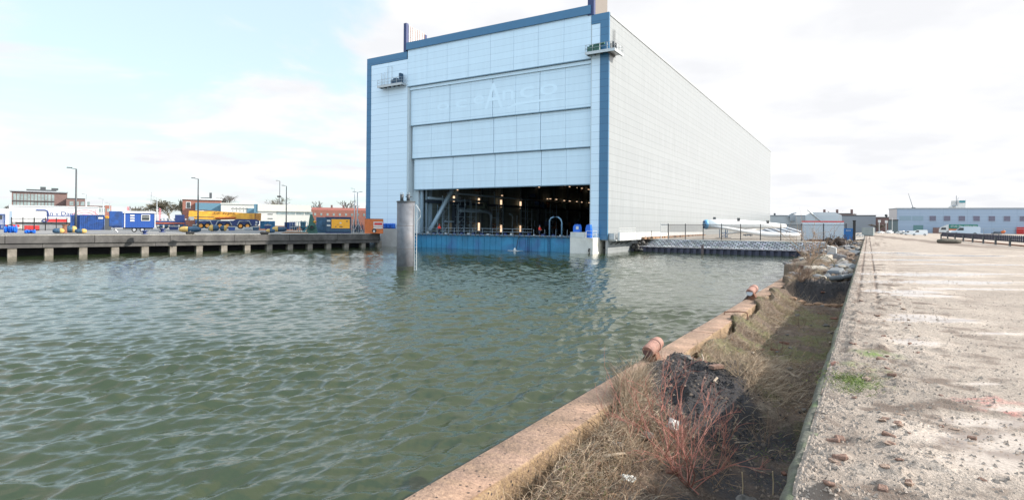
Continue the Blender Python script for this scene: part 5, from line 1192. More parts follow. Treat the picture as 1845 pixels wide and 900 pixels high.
# quay wall with rounded mossy coping
copm = mat('mossy_coping', (.10, .10, .078), .95, var=.4, vs=6, bump=.5, bs=25, dirt=(.11, .14, .07))
qw = thing('quay_wall', 'old concrete quay wall with rounded mossy edge beside the overgrown strip', 'quay wall')
for (s0, s1, off) in ((-8, 7.25, -.01), (7.3, 104, .0)):
    prof = [(-.455 + off, -4), (-.455 + off, -.12), (-.447 + off, -.06), (-.425 + off, -.02), (-.395 + off, -.002), (-.33, -.01), (-.32, -.3), (-.32, -4)]
    sv = np.concatenate([np.arange(s0, min(s1, 30), .25), np.arange(30, s1, 3)]) if s0 < 30 else np.arange(s0, s1, 3)
    sv = np.append(sv, s1); v = []; f = []; m_ = len(prof)
    rr = random.Random(int(s1))
    for i, s_ in enumerate(sv):
        j = rr.uniform(-.012, .012)
        for k, (a, z) in enumerate(prof): p = NS(a + (j if 1 <= k <= 3 else 0), s_, z + (rr.uniform(-.008, .008) if 2 <= k <= 4 else 0)); v.append(tuple(p))
    for i in range(len(sv) - 1):
        for k in range(m_ - 1): f.append((i*m_ + k, i*m_ + k + 1, (i+1)*m_ + k + 1, (i+1)*m_ + k))
    f.append(tuple(range(m_)))
    MB().add(v, f).build('wall_section', copm, qw, True)

# ------------------------------------------------------------ OVERGROWN STRIP
def z_soil(n_, s_):
    n_ = np.asarray(n_, float); s_ = np.asarray(s_, float)
    z = -1.10 + 0*n_
    z = z - .22*sstep(-1.75, -1.3, n_)*(1 - sstep(8.4, 8.7, s_ + .3*fbm(n_*2, s_*0, 4, 2)))
    z = z + (.5 + .28*fbm(n_*2.2, s_*2.2, 92, 4))*np.exp(-((n_ + 2.2)/.8)**2 - ((s_ - 9.0)/1.5)**2) + .25*np.exp(-((n_ + 1.7)/.6)**2 - ((s_ - 10.4)/1.2)**2)
    z = z - .16*sstep(12, 14, s_)*(1 - sstep(24, 25, s_))*sstep(-2.5, -1.9, n_)
    z = z + .27*(1 - sstep(-2.9, -2.3, n_))
    st = sstep(24.6, 25.3, s_ + .5*fbm(n_*1.2, s_*.2, 8, 3) + .35*(n_ + 1.6))
    z = z + (.62 + .22*fbm(n_*4, s_*4, 91, 4))*st*sstep(-2.75, -2.3, n_) + .2*st*(1 - sstep(-2.75, -2.3, n_))
    far = sstep(30, 42, s_)
    z = z*(1 - far) + far*(-.35 + .35*fbm(n_*.5, s_*.25, 12, 4) - .5*(1 - sstep(-4.5, -2.6, n_)))
    z = z + .10*fbm(n_*1.9, s_*1.9, 21, 5) + .05*np.maximum(0, fbm(n_*7, s_*7, 22, 4))
    z = np.minimum(z, -.10)
    over = sstep(10.8, 14.5, s_)
    z = z + over*(1 - far)*.16*(1 - sstep(-3.0, -2.5, n_))
    lim = -2.95 - (2.2 + .8*fbm(s_*.3, s_*0, 77, 3))*sstep(37, 42, s_) - over*(1 - far)*np.clip(.16 + .5*fbm(s_*.9, s_*0 + 3, 78, 4), 0, .42) - np.clip(.55*np.exp(-((s_ - 8.3)/.8)**2) + .1*fbm(s_*3, s_*0, 79, 3), 0, .42)*(s_ < 12)
    z = np.where((n_ < -2.9) & (s_ < 38), np.maximum(z, -.735 + .03*fbm(n_*5, s_*5, 80, 3)), z)
    drop = sstep(-.25, .0, lim - n_)
    return z*(1 - drop) - 5*drop
n2 = np.concatenate([np.linspace(-6.5, -3.25, 26)[:-1], np.linspace(-3.25, -.40, 150)])
s2 = np.concatenate([np.linspace(-6, 2.6, 20)[:-1], 2.6*np.exp(np.linspace(0, math.log(104/2.6), 900))])
NN, SS = np.meshgrid(n2, s2); Z = z_soil(NN, SS); XX = NN*N.x + SS*S.x; YY = NN*N.y + SS*S.y
coal = np.clip(1.35*np.exp(-((NN + 2.15)/.7)**4 - ((SS - 8.7)/1.25)**4) + sstep(24.4, 24.8, SS + .4*fbm(NN*1.2, SS*.2, 8, 3))*(1 - sstep(25.2, 25.8, SS))*sstep(-2.6, -2.2, NN) + .9*sstep(-1.9, -1.4, NN)*(1 - sstep(8.2, 9, SS))*.7, 0, 1)  # coal heap, plus painted shade on the ledge face and quay wall foot
coal = sstep(.25, .75, coal + .75*fbm(NN*2.2, SS*2.2, 33, 6)*(coal > .05))
moss = .75*sstep(.05, .55, fbm(NN*1.6, SS*1.5, 44, 6) + .28*sstep(12.5, 14.5, SS)*(1 - sstep(21, 24, SS)) + .25*np.exp(-((NN + 2.5)/.35)**2 - ((SS - 5.2)/1.5)**2))*(1 - coal)*(1 - sstep(26, 34, SS))
pale = sstep(.1, .5, fbm(NN*2.5, SS*2.5, 55, 4))*.6 + .5*sstep(28, 40, SS)
soilm = attr_mat('overgrown_soil', (.105, .072, .052), .97, 38, .5, (('pale', (.23, .18, .13)), ('moss', (.11, .115, .035)), ('coal', (.028, .028, .032))), None, .9, 3.5, .35, (60, .07, (.26, .22, .19)))  # coal layer blackens the heap and paints the shade of ledge and wall
soil = grid_mesh('soil_strip', XX, YY, Z, soilm, dict(coal=coal, moss=moss, pale=np.clip(pale, 0, 1))); tag(soil, kind='structure')
# cap beam
capm = attr_mat('weathered_cap', (.28, .18, .132), .9, 26, .35, (('moss', (.26, .18, .09)),), None, .8, 1.6, .38, (9, .11, (.05, .035, .03)))
cb_ = thing('cap_beam', 'long weathered pinkish concrete cap beam along the water edge', 'cap beam')
rr = random.Random(2)
for (s0, s1) in ((-8, 3.1), (3.13, 13.2), (13.25, 13.9), (13.95, 20.5), (20.55, 41.5)):
    v = []; f = []; nst = max(2, int((s1 - s0)/.12))
    prof = [(-3.42, -4.5), (-3.42, -.775), (-3.414, -.758), (-3.398, -.75), (-2.925, -.75), (-2.905, -.76), (-2.895, -.785), (-2.89, -1.6)]
    dz = rr.uniform(-.012, .012); m_ = len(prof)
    for i in range(nst + 1):
        s_ = s0 + (s1 - s0)*i/nst
        for k, (a, z) in enumerate(prof):
            ch = float(fbm(np.array(s_*3.), np.array(k*1.), 14, 3)); e = max(0, ch)*.09 if k in (4, 5, 6) else 0
            v.append(tuple(NS(a - e + .006*ch, s_, z + dz + (.006*ch if 1 < k < 7 else 0) - e*.6)))
    for i in range(nst):
        for k in range(m_ - 1): f.append((i*m_ + k, i*m_ + k + 1, (i+1)*m_ + k + 1, (i+1)*m_ + k))
    f += [tuple(range(m_))[::-1], tuple(nst*m_ + k for k in range(m_))]
    o = MB().add([tuple(p) for p in v], f).build('beam_section', capm, cb_, True)
    at = o.data.attributes.new('moss', 'FLOAT', 'POINT'); at.data.foreach_set('value', [.7 if (i % m_) >= 5 else 0.3*rr.random() for i in range(len(v))])
mb = MB()
for i in range(60): 
    s_ = -6 + i*.8; a = NS(-3.46, s_, -4.5); b_ = NS(-3.46, s_ + .38, -4.5)
    q = NS(-3.425, s_, -4.5); r_ = NS(-3.425, s_ + .38, -4.5)
    mb.add([q, r_, b_, a] + [p + Vector((0, 0, 3.6)) for p in (q, r_, b_, a)], [(0, 3, 2, 1), (4, 5, 6, 7), (0, 1, 5, 4), (1, 2, 6, 5), (2, 3, 7, 6), (3, 0, 4, 7)])
mb.build('sheet_pile_rib', M['rust'], cb_)
# mooring bollards
rustp = mat('pinkish_rust', (.33, .17, .13), .7, var=.25, vs=9, bump=.4, bs=40, dirt=(.17, .09, .07))
def moor(n_, s_, rz, label, endm=None, sc=1.0):
    t = thing('mooring_bollard', label, 'bollard', NS(n_, s_, -.80), rz); t.scale = (sc,)*3
    MB().prism([(-.16, 0), (.14, 0), (.07, .24), (-.05, .24)], -.09, .09).build('pedestal', M['rust'], t)
    MB().prism([(-.30, -.02), (-.22, -.02), (-.03, .22), (-.09, .24)], -.1, .1).build('brace', mat('dark_rust', (.08, .05, .04), .9), t)
    MB().tube([(-.02, -.26, .29), (-.02, -.24, .30), (-.02, .06, .36), (-.02, .07, .362), (-.02, .12, .372), (-.02, .13, .374), (-.02, .24, .395), (-.02, .255, .398)], [.115, .125, .125, .14, .14, .125, .125, .11], 24).build('drum', rustp, t, False)
    MB().tube([(-.02, -.262, .29), (-.02, -.27, .289)], .1, 20).build('drum_end', endm or mat('dark_drum_end', (.10, .05, .045), .8), t)
    MB().box(-.2, .2, -.16, .16, 0.0, .02).build('base_plate', M['rust'], t)
moor(-3.2, 9.95, math.atan2(-.3, .95) - .35, 'nearest rusty mooring bollard, a tilted drum on the cap beam', None, .88)
moor(-3.2, 20.2, -.7, 'second mooring bollard with pale end further along the cap beam', mat('pale_drum_end', (.5, .55, .6), .6))
p = G(1448, 492, -.6); t = thing('rusty_stump', 'short rusty stump post near the rubble at the water edge', 'post', p)
MB().tube([(0, 0, -.3), (0, 0, .28), (0, 0, .29), (0, 0, .38)], [.16, .16, .24, .22], 12).build('stump_body', mat('dark_rust_brown', (.07, .035, .03), .9, var=.3), t)
t = thing('mooring_hoop', 'rusty bent hoop of bar across the cap beam', 'hoop', NS(-3.3, 16.3, -.75)); MB().tube([NS(0, 0, 0), NS(.0, 0, .07), NS(.35, .1, .1), NS(.55, .15, .08), NS(.58, .15, -.1)], .018, 6).build('bar', M['rust'], t)
# rubble
protos = []
stm = [mat('rubble_grey', (.18, .17, .17), .9, var=.3, vs=6, bump=.5, bs=20), mat('rubble_pale', (.34, .30, .25), .9, var=.25, vs=5, bump=.5, bs=20), mat('rubble_brown', (.17, .12, .09), .95, var=.3, vs=6), mat('rubble_blue_grey', (.14, .15, .16), .9, var=.2, vs=4, bump=.4, bs=18)]
for k in range(8):
    mb = MB().lump((0, 0, 0), 1, 1, .7, k*7 + 1, 0, .32, 1 if k % 2 else 2); o = mb.build('rubble_stone', stm[k % 4], None); protos.append(o)
rr = random.Random(21); cnt = 0; used = set()
for i in range(230):
    s_ = 27 + (rr.random()**1.35)*58; left = -2.9 if s_ < 40 else -5.0
    n_ = rr.uniform(left, -.6)
    if s_ < 33 and n_ < -1.6 and rr.random() < .7: continue
    z = float(z_soil(n_, s_))
    if z < -2.8: continue
    k = rr.randrange(8); sz = rr.uniform(.08, .26)*(1 + .01*(s_ - 27))
    o = protos[k] if k not in used else protos[k].copy()
    if k in used: COL.objects.link(o)
    used.add(k)
    o.location = NS(n_, s_, z + sz*.25); o.scale = (sz*rr.uniform(.8, 1.6), sz, sz*rr.uniform(.6, 1)); o.rotation_euler = (rr.uniform(-.3, .3), rr.uniform(-.3, .3), rr.uniform(0, 6))
    tag(o, 'rubble stone lying in the heap between quay wall and water', 'rubble stone', 'rubble stones in the heap at the basin end')
for i, (px, py, sx, sy, sz, rz, m_, lab) in enumerate(((1527, 482, .8, .5, .2, .3, 3, 'large pale blue grey broken slab leaning on the quay wall'), (1505, 492, .7, .35, .15, .9, 3, 'flat grey slab just left of the leaning slab'), (1532, 462, .7, .5, .3, .1, 3, 'upper grey concrete lump beside the quay wall'), (1512, 467, .6, .4, .3, 1.2, 0, 'dark grey lump in the middle of the rubble'), (1468, 484, .7, .3, .2, .2, 1, 'cream broken block at the water side of the rubble'), (1488, 468, .6, .35, .25, .8, 1, 'cream broken block behind the rusty hoop'), (1518, 515 - 15, .6, .4, .12, .4, 3, 'long grey slab on top of the dark ledge'))):
    p = G(px, py, -.35); n_ = Vector((p.x, p.y)).dot(N); s_ = Vector((p.x, p.y)).dot(S); z = float(z_soil(n_, s_))
    sx, sy, sz = sx*.75, sy*.75, sz*.8; o = MB().box(-sx, sx, -sy, sy, -sz, sz, bev=.06).build('broken_slab', stm[m_]); o.location = (p.x, p.y, z + .12); o.rotation_euler = (rnd.uniform(-.25, .25), rnd.uniform(-.35, .1), rz); tag(o, lab, 'slab')
t = thing('framed_sheet', 'white edged dark panel leaning among the rubble', 'panel', G(1499, 459, -.3)); MB().box(-.7, .5, 0, .06, 0, .95).build('panel_sheet', M['dgrey'], t); MB().box(.5, .6, -.02, .08, -.1, 1.0).box(-.7, .5, -.02, .08, .95, 1.03).build('panel_edge', M['white'], t); t.rotation_euler = (R(-15), R(12), .2); t.scale = (.6,)*3
t = thing('cable_hoop', 'thin dark cable loop standing among the rubble', 'cable', G(1482, 487, -.45)); MB().tube([(.55*math.cos(a), .1*math.sin(a*2), .3 + .4*math.sin(a)) for a in np.linspace(-.4, 3.4, 16)], .018, 5).build('loop', mat('olive_cable', (.09, .08, .04), .7), t)
t = thing('brush_heap', 'dark brown brush heap at the top of the rubble by the blue container', 'brush heap', G(1512, 441, -.1)); mb = MB()
for k in range(60): a = Vector((rnd.uniform(-1.2, 1.2), rnd.uniform(-.6, .6), 0)); mb.tube([a, a + Vector((rnd.uniform(-.5, .5), rnd.uniform(-.4, .4), rnd.uniform(.3, 1.1)))], .02, 3)
for k in range(10): mb.lump((rnd.uniform(-1, 1), rnd.uniform(-.4, .4), rnd.uniform(.1, .5)), .35, .35, .3, k)
mb.build('brush', mat('dark_brush', (.07, .05, .04), .95), t)
# black ledge stones
mb = MB(); t = thing('ledge_sleepers', 'row of half buried old timbers at the foot of the dark ledge', 'timber', NS(0, 0, 0)); rr = random.Random(8)
for k in range(7): n_ = -2.4 + k*.28; p = NS(n_, 23.9 + rr.uniform(-.2, .2), float(z_soil(n_, 23.9)) + .02); mb.lump(p, .2, .13, .1, k, 0, .15)
mb.build('timber_ends', M['wood'], t)
# odd stones, brick bits and wood lying in the strip
rr = random.Random(77); dk = [mat('damp_stone', (.13, .12, .11), .9, var=.4, vs=9, bump=.5, bs=30), mat('earthy_brick', (.17, .08, .055), .95, var=.4, vs=14, bump=.5, bs=50), mat('bleached_wood', (.30, .24, .18), .9, var=.4, vs=12)]
pr_ = [MB().lump((0, 0, 0), .09, .07, .05, 91, 0, .3, 2).build('loose_stone', dk[0]), MB().box(-.09, .09, -.05, .05, -.03, .03, bev=.012).build('loose_brick', dk[1]), MB().tube([(-.28, 0, 0), (-.1, .02, .015), (.12, -.01, 0), (.3, .03, .01)], [.012, .018, .016, .008], 6).build('driftwood_stick', dk[2], smooth=True)]
gl = ['stones lying loose in the overgrown strip', 'bricks lying loose in the overgrown strip', 'bleached sticks lying in the overgrown strip']
lb_ = ['dark grey stone lying loose in the overgrown strip', 'earthy red brick piece lying loose in the overgrown strip', 'bleached stick lying on the soil of the overgrown strip']
for i in range(96):
    k = i % 3; n_ = rr.uniform(-2.8, -.6); s_ = 3.4*math.exp(rr.random()*math.log(27/3.4)); o = pr_[k] if i < 3 else pr_[k].copy()
    if i >= 3: COL.objects.link(o)
    o.location = NS(n_, s_, float(z_soil(n_, s_)) + .015); o.rotation_euler = (rr.uniform(-.3, .3), rr.uniform(-.3, .3), rr.uniform(0, 6.2)); q = rr.uniform(.4, 1.3); o.scale = (q, q*rr.uniform(.7, 1.2), q)
    tag(o, lb_[k], ['stone', 'brick', 'stick'][k], gl[k])
# brick fragments on the quay
bfm = [mat('brick_fragment', (.20, .12, .09), .95, var=.4, vs=20, bump=.5, bs=60), mat('pale_brick_fragment', (.30, .21, .16), .95, var=.3, vs=20, bump=.5, bs=60)]
frag = [MB().box(-.05, .05, -.03, .03, -.018, .018, bev=.008).build('brick_fragment', bfm[0]), MB().lump((0, 0, 0), .05, .035, .02, 4, 0, .3, 1).build('brick_fragment', bfm[1]), MB().box(-.035, .035, -.03, .03, -.012, .014, bev=.01).build('brick_fragment', bfm[0])]
spots = [(1600, 755), (1590, 760), (1513, 786), (1500, 788), (1600, 802), (1606, 803), (1512, 833), (1505, 835), (1520, 831), (1600, 848), (1595, 851), (1492, 895), (1590, 880), (1560, 688), (1490, 870)]
rr = random.Random(31)
fl = []
for (px, py) in spots: g = G(px, py, 0); fl.append((g.x, g.y, 1.0))
for k in range(60):
    c = rr.choice([-.18, .2, .2, .6]); s_ = rr.uniform(3, 16); p = NS(c + rr.gauss(0, .06), s_); fl.append((p.x, p.y, rr.uniform(.4, 1.1)))
for i, (x, y, sc) in enumerate(fl):
    o = frag[i] if i < 3 else frag[i % 3].copy()
    if i >= 3: COL.objects.link(o)
    n_ = Vector((x, y)).dot(N); s_ = Vector((x, y)).dot(S); z = float(z_road(np.array([n_]), np.array([s_]))[0][0])
    o.location = (x, y, z + .002); o.rotation_euler = (rr.uniform(-.3, .3), rr.uniform(-.3, .3), rr.uniform(0, 6)); o.scale = (sc*rr.uniform(.7, 1.2),)*3
    tag(o, 'reddish brick fragment lying in the mud along the quay edge', 'brick fragment', 'brick fragments along the quay edge')
# gravel
def scatter_stones(name, m, pts, smin, smax, seed):
    rs = np.random.RandomState(seed); n = len(pts); base = np.array([(1, 0, 0), (-.5, .87, 0), (-.5, -.87, 0), (0, 0, .8), (.2, .1, -.3)], float)
    ang = rs.rand(n)*6.28; sz = smin + (smax - smin)*rs.rand(n)**3; ca, sa = np.cos(ang), np.sin(ang)
    b3 = base[None]*(sz[:, None, None])*(1 + .5*(rs.rand(n, 5, 3) - .5)); x = b3[..., 0]*ca[:, None] - b3[..., 1]*sa[:, None]; y = b3[..., 0]*sa[:, None] + b3[..., 1]*ca[:, None]
    v = np.stack([x + pts[:, 0:1], y + pts[:, 1:2], b3[..., 2] + pts[:, 2:3]], -1).reshape(-1, 3)
    f = (np.array([(0, 1, 3), (1, 2, 3), (2, 0, 3)])[None] + 5*np.arange(n)[:, None, None]).reshape(-1, 3)
    me = bpy.data.meshes.new(name); me.from_pydata(v.tolist(), [], f.tolist()); me.materials.append(m); me.update(); o = bpy.data.objects.new(name, me); COL.objects.link(o); return o
rs = np.random.RandomState(3); k = 24000; s_ = 2.8*np.exp(rs.rand(k)*math.log(26/2.8)); n_ = -.36 + (s_*.5)*rs.rand(k)**4
z = z_road(n_, s_)[0]; pts = np.stack([n_*N.x + s_*S.x, n_*N.y + s_*S.y, z], -1)
tag(scatter_stones('gravel', mat('quay_gravel', (.30, .25, .21), .95, var=.4, vs=30), pts, .003, .024, 1), kind='stuff')
k = 12000; s_ = 3*np.exp(rs.rand(k)*math.log(34/3)); n_ = rs.uniform(-2.9, -.5, k); z = z_soil(n_, s_); pts = np.stack([n_*N.x + s_*S.x, n_*N.y + s_*S.y, z], -1)
kk_ = 2600; nl = rs.uniform(-2.5, -.55, 2500); sl_ = 24.9 - .35*(nl + 1.6) + rs.randn(2500)*.35; n_c = -2.15 + rs.randn(kk_)*.42; s_c = 8.8 + rs.randn(kk_)*.8; n_c = np.concatenate([np.clip(n_c, -3.2, -.6), nl]); s_c = np.concatenate([s_c, sl_]); z_c = z_soil(n_c, s_c); ptc = np.stack([n_c*N.x + s_c*S.x, n_c*N.y + s_c*S.y, z_c], -1)
tag(scatter_stones('coal_lumps', mat('coal_black', (.022, .021, .023), .95, var=.5, vs=20), ptc, .006, .035, 5), kind='stuff')
tag(scatter_stones('soil_debris', mat('pale_debris', (.15, .115, .09), .95, var=.6, vs=25), pts, .004, .04, 2), kind='stuff')

# ------------------------------------------------------------ VEGETATION
def blade_mat(name, c1, c2):
    m = bpy.data.materials.new(name); m.use_nodes = True; n, l = nt(m); b = n['Principled BSDF']; at = n.new('ShaderNodeAttribute'); at.attribute_name = 'shade'
    mix = n.new('ShaderNodeMix'); mix.data_type = 'RGBA'; mix.inputs['A'].default_value = (*c1, 1); mix.inputs['B'].default_value = (*c2, 1); l.new(at.outputs['Fac'], mix.inputs['Factor']); l.new(mix.outputs['Result'], b.inputs['Base Color']); b.inputs['Roughness'].default_value = .8
    return m
def strands(name, m, n_, s_, L, w, lean, seed, droop=.6, label=None):
    rs = np.random.RandomState(seed); k = len(n_); z = z_soil(n_, s_); x = n_*N.x + s_*S.x; y = n_*N.y + s_*S.y
    az = rs.rand(k)*2*np.pi; ln = L*(.4 + .8*rs.rand(k)); le = lean*(.3 + rs.rand(k)); K = 5
    P = []; px_, py_, pz_ = x.copy(), y.copy(), z - .01; el = np.pi/2 - le; wob = az.copy()
    for j in range(K):
        P.append(np.stack([px_, py_, pz_], -1)); st = ln/(K - 1)
        px_ = px_ + np.cos(wob)*np.cos(el)*st; py_ = py_ + np.sin(wob)*np.cos(el)*st; pz_ = pz_ + np.sin(el)*st
        el = el - droop*(.3 + rs.rand(k))*.5; wob = wob + rs.randn(k)*.35
    P = np.stack(P, 1)
    side = np.stack([-np.sin(az + 1.2), np.cos(az + 1.2), 0*az], -1)
    wd = (w*(.6 + .8*rs.rand(k)))[:, None, None]*np.linspace(1, .35, K)[None, :, None]
    A_ = P - side[:, None]*wd; B_ = P + side[:, None]*wd + np.array([0, 0, .0015]); V = np.stack([A_, B_], 2).reshape(-1, 3)
    base = np.arange(k)[:, None]*(2*K) + np.arange(K - 1)[None]*2
    f = np.stack([base, base + 1, base + 3, base + 2], -1).reshape(-1, 4)
    me = bpy.data.meshes.new(name); nf = len(f); me.vertices.add(len(V)); me.vertices.foreach_set('co', V.astype(np.float32).ravel()); me.loops.add(nf*4); me.loops.foreach_set('vertex_index', f.astype(np.int32).ravel()); me.polygons.add(nf)
    me.polygons.foreach_set('loop_start', np.arange(0, nf*4, 4, dtype=np.int32)); me.polygons.foreach_set('loop_total', np.full(nf, 4, dtype=np.int32)); me.update(calc_edges=True)
    at = me.attributes.new('shade', 'FLOAT', 'POINT'); at.data.foreach_set('value', np.repeat(rs.rand(k), 2*K).astype(np.float32)); me.materials.append(m); me.validate()
    o = bpy.data.objects.new(name, me); COL.objects.link(o); return o
dry = blade_mat('dry_grass_blade', (.22, .15, .09), (.45, .355, .255)); dry2 = blade_mat('dead_stalk', (.13, .075, .05), (.38, .24, .14)); grn = blade_mat('green_blade', (.05, .10, .02), (.20, .24, .05))
rs = np.random.RandomState(5)
def area(n0, n1, s0, s1, k): return rs.uniform(n0, n1, k), rs.uniform(s0, s1, k)
def gauss(n0, s0, dn, ds, k): return n0 + rs.randn(k)*dn, s0 + rs.randn(k)*ds
def cat_(*a):
    nn = np.concatenate([q[0] for q in a]); ss = np.concatenate([q[1] for q in a]); ok = (nn > -3.3) & (nn < -.5)
    ok &= (fbm(nn*1.7, ss*1.5, 66, 4) > -.12 + .5*(rs.rand(len(nn)) - .5)) | (ss < 9) & (nn < -2.5)
    ok &= ~((((nn + 2.15)/.62)**2 + ((ss - 8.75)/1.1)**2 < 1) & (rs.rand(len(nn)) < .93)); return nn[ok], ss[ok]
a1 = cat_(area(-2.95, -2.3, 3.5, 6.8, 3500), gauss(-2.75, 7.6, .22, .5, 2500), gauss(-1.6, 10.6, .4, 1.0, 9000), area(-2.95, -2.05, 11.5, 23, 9000), area(-2.95, -1.6, 25.5, 38, 9000), gauss(-2.7, 7.0, .2, .6, 1500), area(-2.6, -1.8, 3, 7, 1500))
tag(strands('dry_grass', dry, a1[0], a1[1], .26, .0034, 1.0, 3), kind='stuff')
a2 = cat_(area(-2.9, -1.9, 3.2, 7.5, 2200), area(-1.9, -.6, 3.2, 11, 900), area(-2.9, -1.9, 11, 24, 1800), area(-1.9, -.5, 11, 24, 1300), area(-3, -.6, 26, 44, 6000), gauss(-1.9, 6.8, .4, .4, 500))
tag(strands('dead_stalks', dry2, a2[0], a2[1], .34, .003, 1.3, 4, .4), kind='stuff')
a3 = cat_(gauss(-2.45, 5.4, .15, .6, 900), gauss(-1.8, 17, .6, 3, 900), gauss(-1.0, 8.0, .3, .6, 500), gauss(-1.2, 13, .4, .7, 350))
tag(strands('green_grass', grn, a3[0], a3[1], .07, .003, .9, 6), kind='stuff')
a4 = cat_(gauss(-2.85, 7.5, .14, .35, 1000), gauss(-3.0, 5.1, .06, .25, 120), gauss(-2.5, 33, .4, 2.5, 1500), gauss(-2.2, 22, .3, 1.5, 500))
tag(strands('tall_dry_grass', dry, a4[0], a4[1], .50, .0020, .45, 7, .3), kind='stuff')
# green tuft on the quay edge
c = G(1530, 690, 0); cn, cs_ = Vector((c.x, c.y)).dot(N), Vector((c.x, c.y)).dot(S)
zs_old = z_soil
def z_soil(n_, s_): return z_road(np.asarray(n_), np.asarray(s_))[0] - .0
k = 900; tf = strands('grass_tuft', grn, cn + rs.randn(k)*.13, cs_ + rs.randn(k)*.22, .07, .0028, .9, 9); tag(tf, 'bright green grass tuft growing on the quay edge', 'grass tuft')
k = 500; c = G(1575, 672, 0); cn, cs_ = Vector((c.x, c.y)).dot(N), Vector((c.x, c.y)).dot(S)
tf = strands('dry_tuft', dry, cn + rs.randn(k)*.2, cs_ + rs.randn(k)*.35, .08, .0025, 1.2, 10); tag(tf, 'flattened yellowish grass patch right of the green tuft', 'grass patch', None, 'stuff')
z_soil = zs_old
# red twig shrub
def shrub(name, label, base, stems, H, spread, m, seed, r0=.008, lev=3, cat='shrub', up=.9):
    t = thing(name, label, cat, base); rr = random.Random(seed); cols = [MB()]
    def grow(p, d, L, r, lv):
        K = 6; pts = [p]; q = p; dd = d.copy()
        for i in range(K):
            dd = (dd + Vector((rr.gauss(0, .17), rr.gauss(0, .17), rr.gauss(.03, .09)))).normalized(); q = q + dd*(L/K); pts.append(q)
        cols[0].tube(pts, [r*(1 - .75*i/K) for i in range(K + 1)], 5, cap=False)
        if lv >= lev: return
        for k in range(rr.randint(2, 4)):
            i = rr.randint(2, K - 1); o = dd.orthogonal().normalized(); o = Matrix.Rotation(rr.uniform(0, 6.28), 3, dd) @ o; a = rr.uniform(.4, .9)
            nd = (dd*math.cos(a) + o*math.sin(a) + Vector((0, 0, .25))).normalized(); grow(pts[i], nd, L*rr.uniform(.3, .62), r*.6, lv + 1)
    for k in range(stems):
        az = rr.uniform(0, 6.28); s_ = spread*math.sqrt(rr.random())
        d = Vector((math.cos(az)*s_, math.sin(az)*s_*.8, up)).normalized(); grow(Vector((rr.gauss(0, .04), rr.gauss(0, .04), -.03)), d, H*rr.uniform(.6, 1.05), r0*rr.uniform(.7, 1.1), 0)
    cols[0].build('branches', m, t, True); mb = MB(); mb.lump((0, 0, -.03), .05, .05, .05, seed, 0, .2); mb.build('root_crown', M['bark'], t); return t
redtw = mat('red_brown_twig', (.33, .13, .095), .6, var=.3, vs=4); brtw = mat('brown_twig', (.20, .13, .09), .8, var=.3, vs=4)
def soilpt(px, py, z0=-1.15):
    z = z0
    for _ in range(6): g = G(px, py, z); z = float(z_soil(Vector((g.x, g.y)).dot(N), Vector((g.x, g.y)).dot(S)))
    g.z = z; return g
shrub('red_twig_shrub', 'large leafless shrub of red twigs in the foreground strip', soilpt(1245, 880), 13, 1.35, 1.75, redtw, 3, .008, 3)
shrub('red_twig_shrub', 'smaller red twig shrub close behind and right of the large one', soilpt(1300, 800), 7, .6, .9, redtw, 8, .006, 1)
shrub('thin_twig_shrub', 'sparse tall twigs rising over the water left of the coal heap', soilpt(1130, 790), 5, 1.0, .5, redtw, 5, .0055, 1)
shrub('brown_twig_shrub', 'low brown twiggy shrub right of the blond grass', soilpt(1375, 735), 9, .45, 1.1, brtw, 6, .004, 2)
shrub('brown_twig_shrub', 'pale brown shrub by the cap beam before the second bollard', soilpt(1300, 600), 10, .55, 1.1, brtw, 7, .006, 2)
shrub('reed_clump', 'fan of tall brown stalks at the far end of the cap beam', soilpt(1462, 478, -.5), 26, 2.6, .75, mat('tan_stalk', (.33, .22, .14), .8, var=.3), 9, .016, 1, 'reeds')
shrub('brown_twig_shrub', 'bushy brown shrub on the water side before the rubble', soilpt(1445, 505, -.6), 26, .9, 1.0, brtw, 10, .010, 2)
shrub('low_bramble', 'tangled low bramble at the bottom left of the strip', soilpt(960, 880), 8, .4, 1.3, mat('straw_twig', (.38, .28, .18), .8), 11, .0035, 2)
shrub('low_bramble', 'tangled pale bramble stems at the foot of the coal heap', soilpt(1130, 850), 10, .5, 1.3, mat('straw_twig', (.38, .28, .18), .8), 12, .004, 2)
for i, (px, py, st_, H_, sp_, m_, lab) in enumerate(((1060, 830, 12, .45, 1.4, brtw, 'wiry brown bramble beside the cap left of the coal heap'), (1180, 895, 12, .4, 1.4, brtw, 'wiry brown bramble at the very bottom left of the red shrub'), (1330, 690, 14, .4, 1.3, mat('straw_twig', (.38, .28, .18), .8), 'pale wiry bramble on the blond grass right of the coal heap'), (1400, 640, 10, .4, 1.2, brtw, 'brown bramble on the moss before the dark ledge'), (1355, 560, 12, .5, 1.2, brtw, 'brown bramble beside the second bollard'), (1440, 590, 8, .5, 1.1, brtw, 'thin bramble in the shade of the quay wall'), (1270, 650, 12, .4, 1.3, mat('straw_twig', (.38, .28, .18), .8), 'pale bramble between coal heap and cap beam'), (1405, 530, 12, .5, 1.2, brtw, 'brown bramble left of the dark ledge'))):
    shrub('wiry_bramble', lab, soilpt(px, py), st_, H_, sp_, m_, 40 + i, .005, 2)
for i, (px, py, h, lab) in enumerate(((1337, 895, .28, 'short upright pale stake left of its partner at the bottom'), (1392, 890, .26, 'short upright pale stake right of its partner at the bottom'))):
    t = thing('stake', lab, 'stake', soilpt(px, py, -1.3)); MB().tube([(0, 0, -.05), (.005, 0, h*.5), (-.005, 0, h)], .007, 6).build('rod', mat('pale_stake', (.42, .32, .2), .8), t)
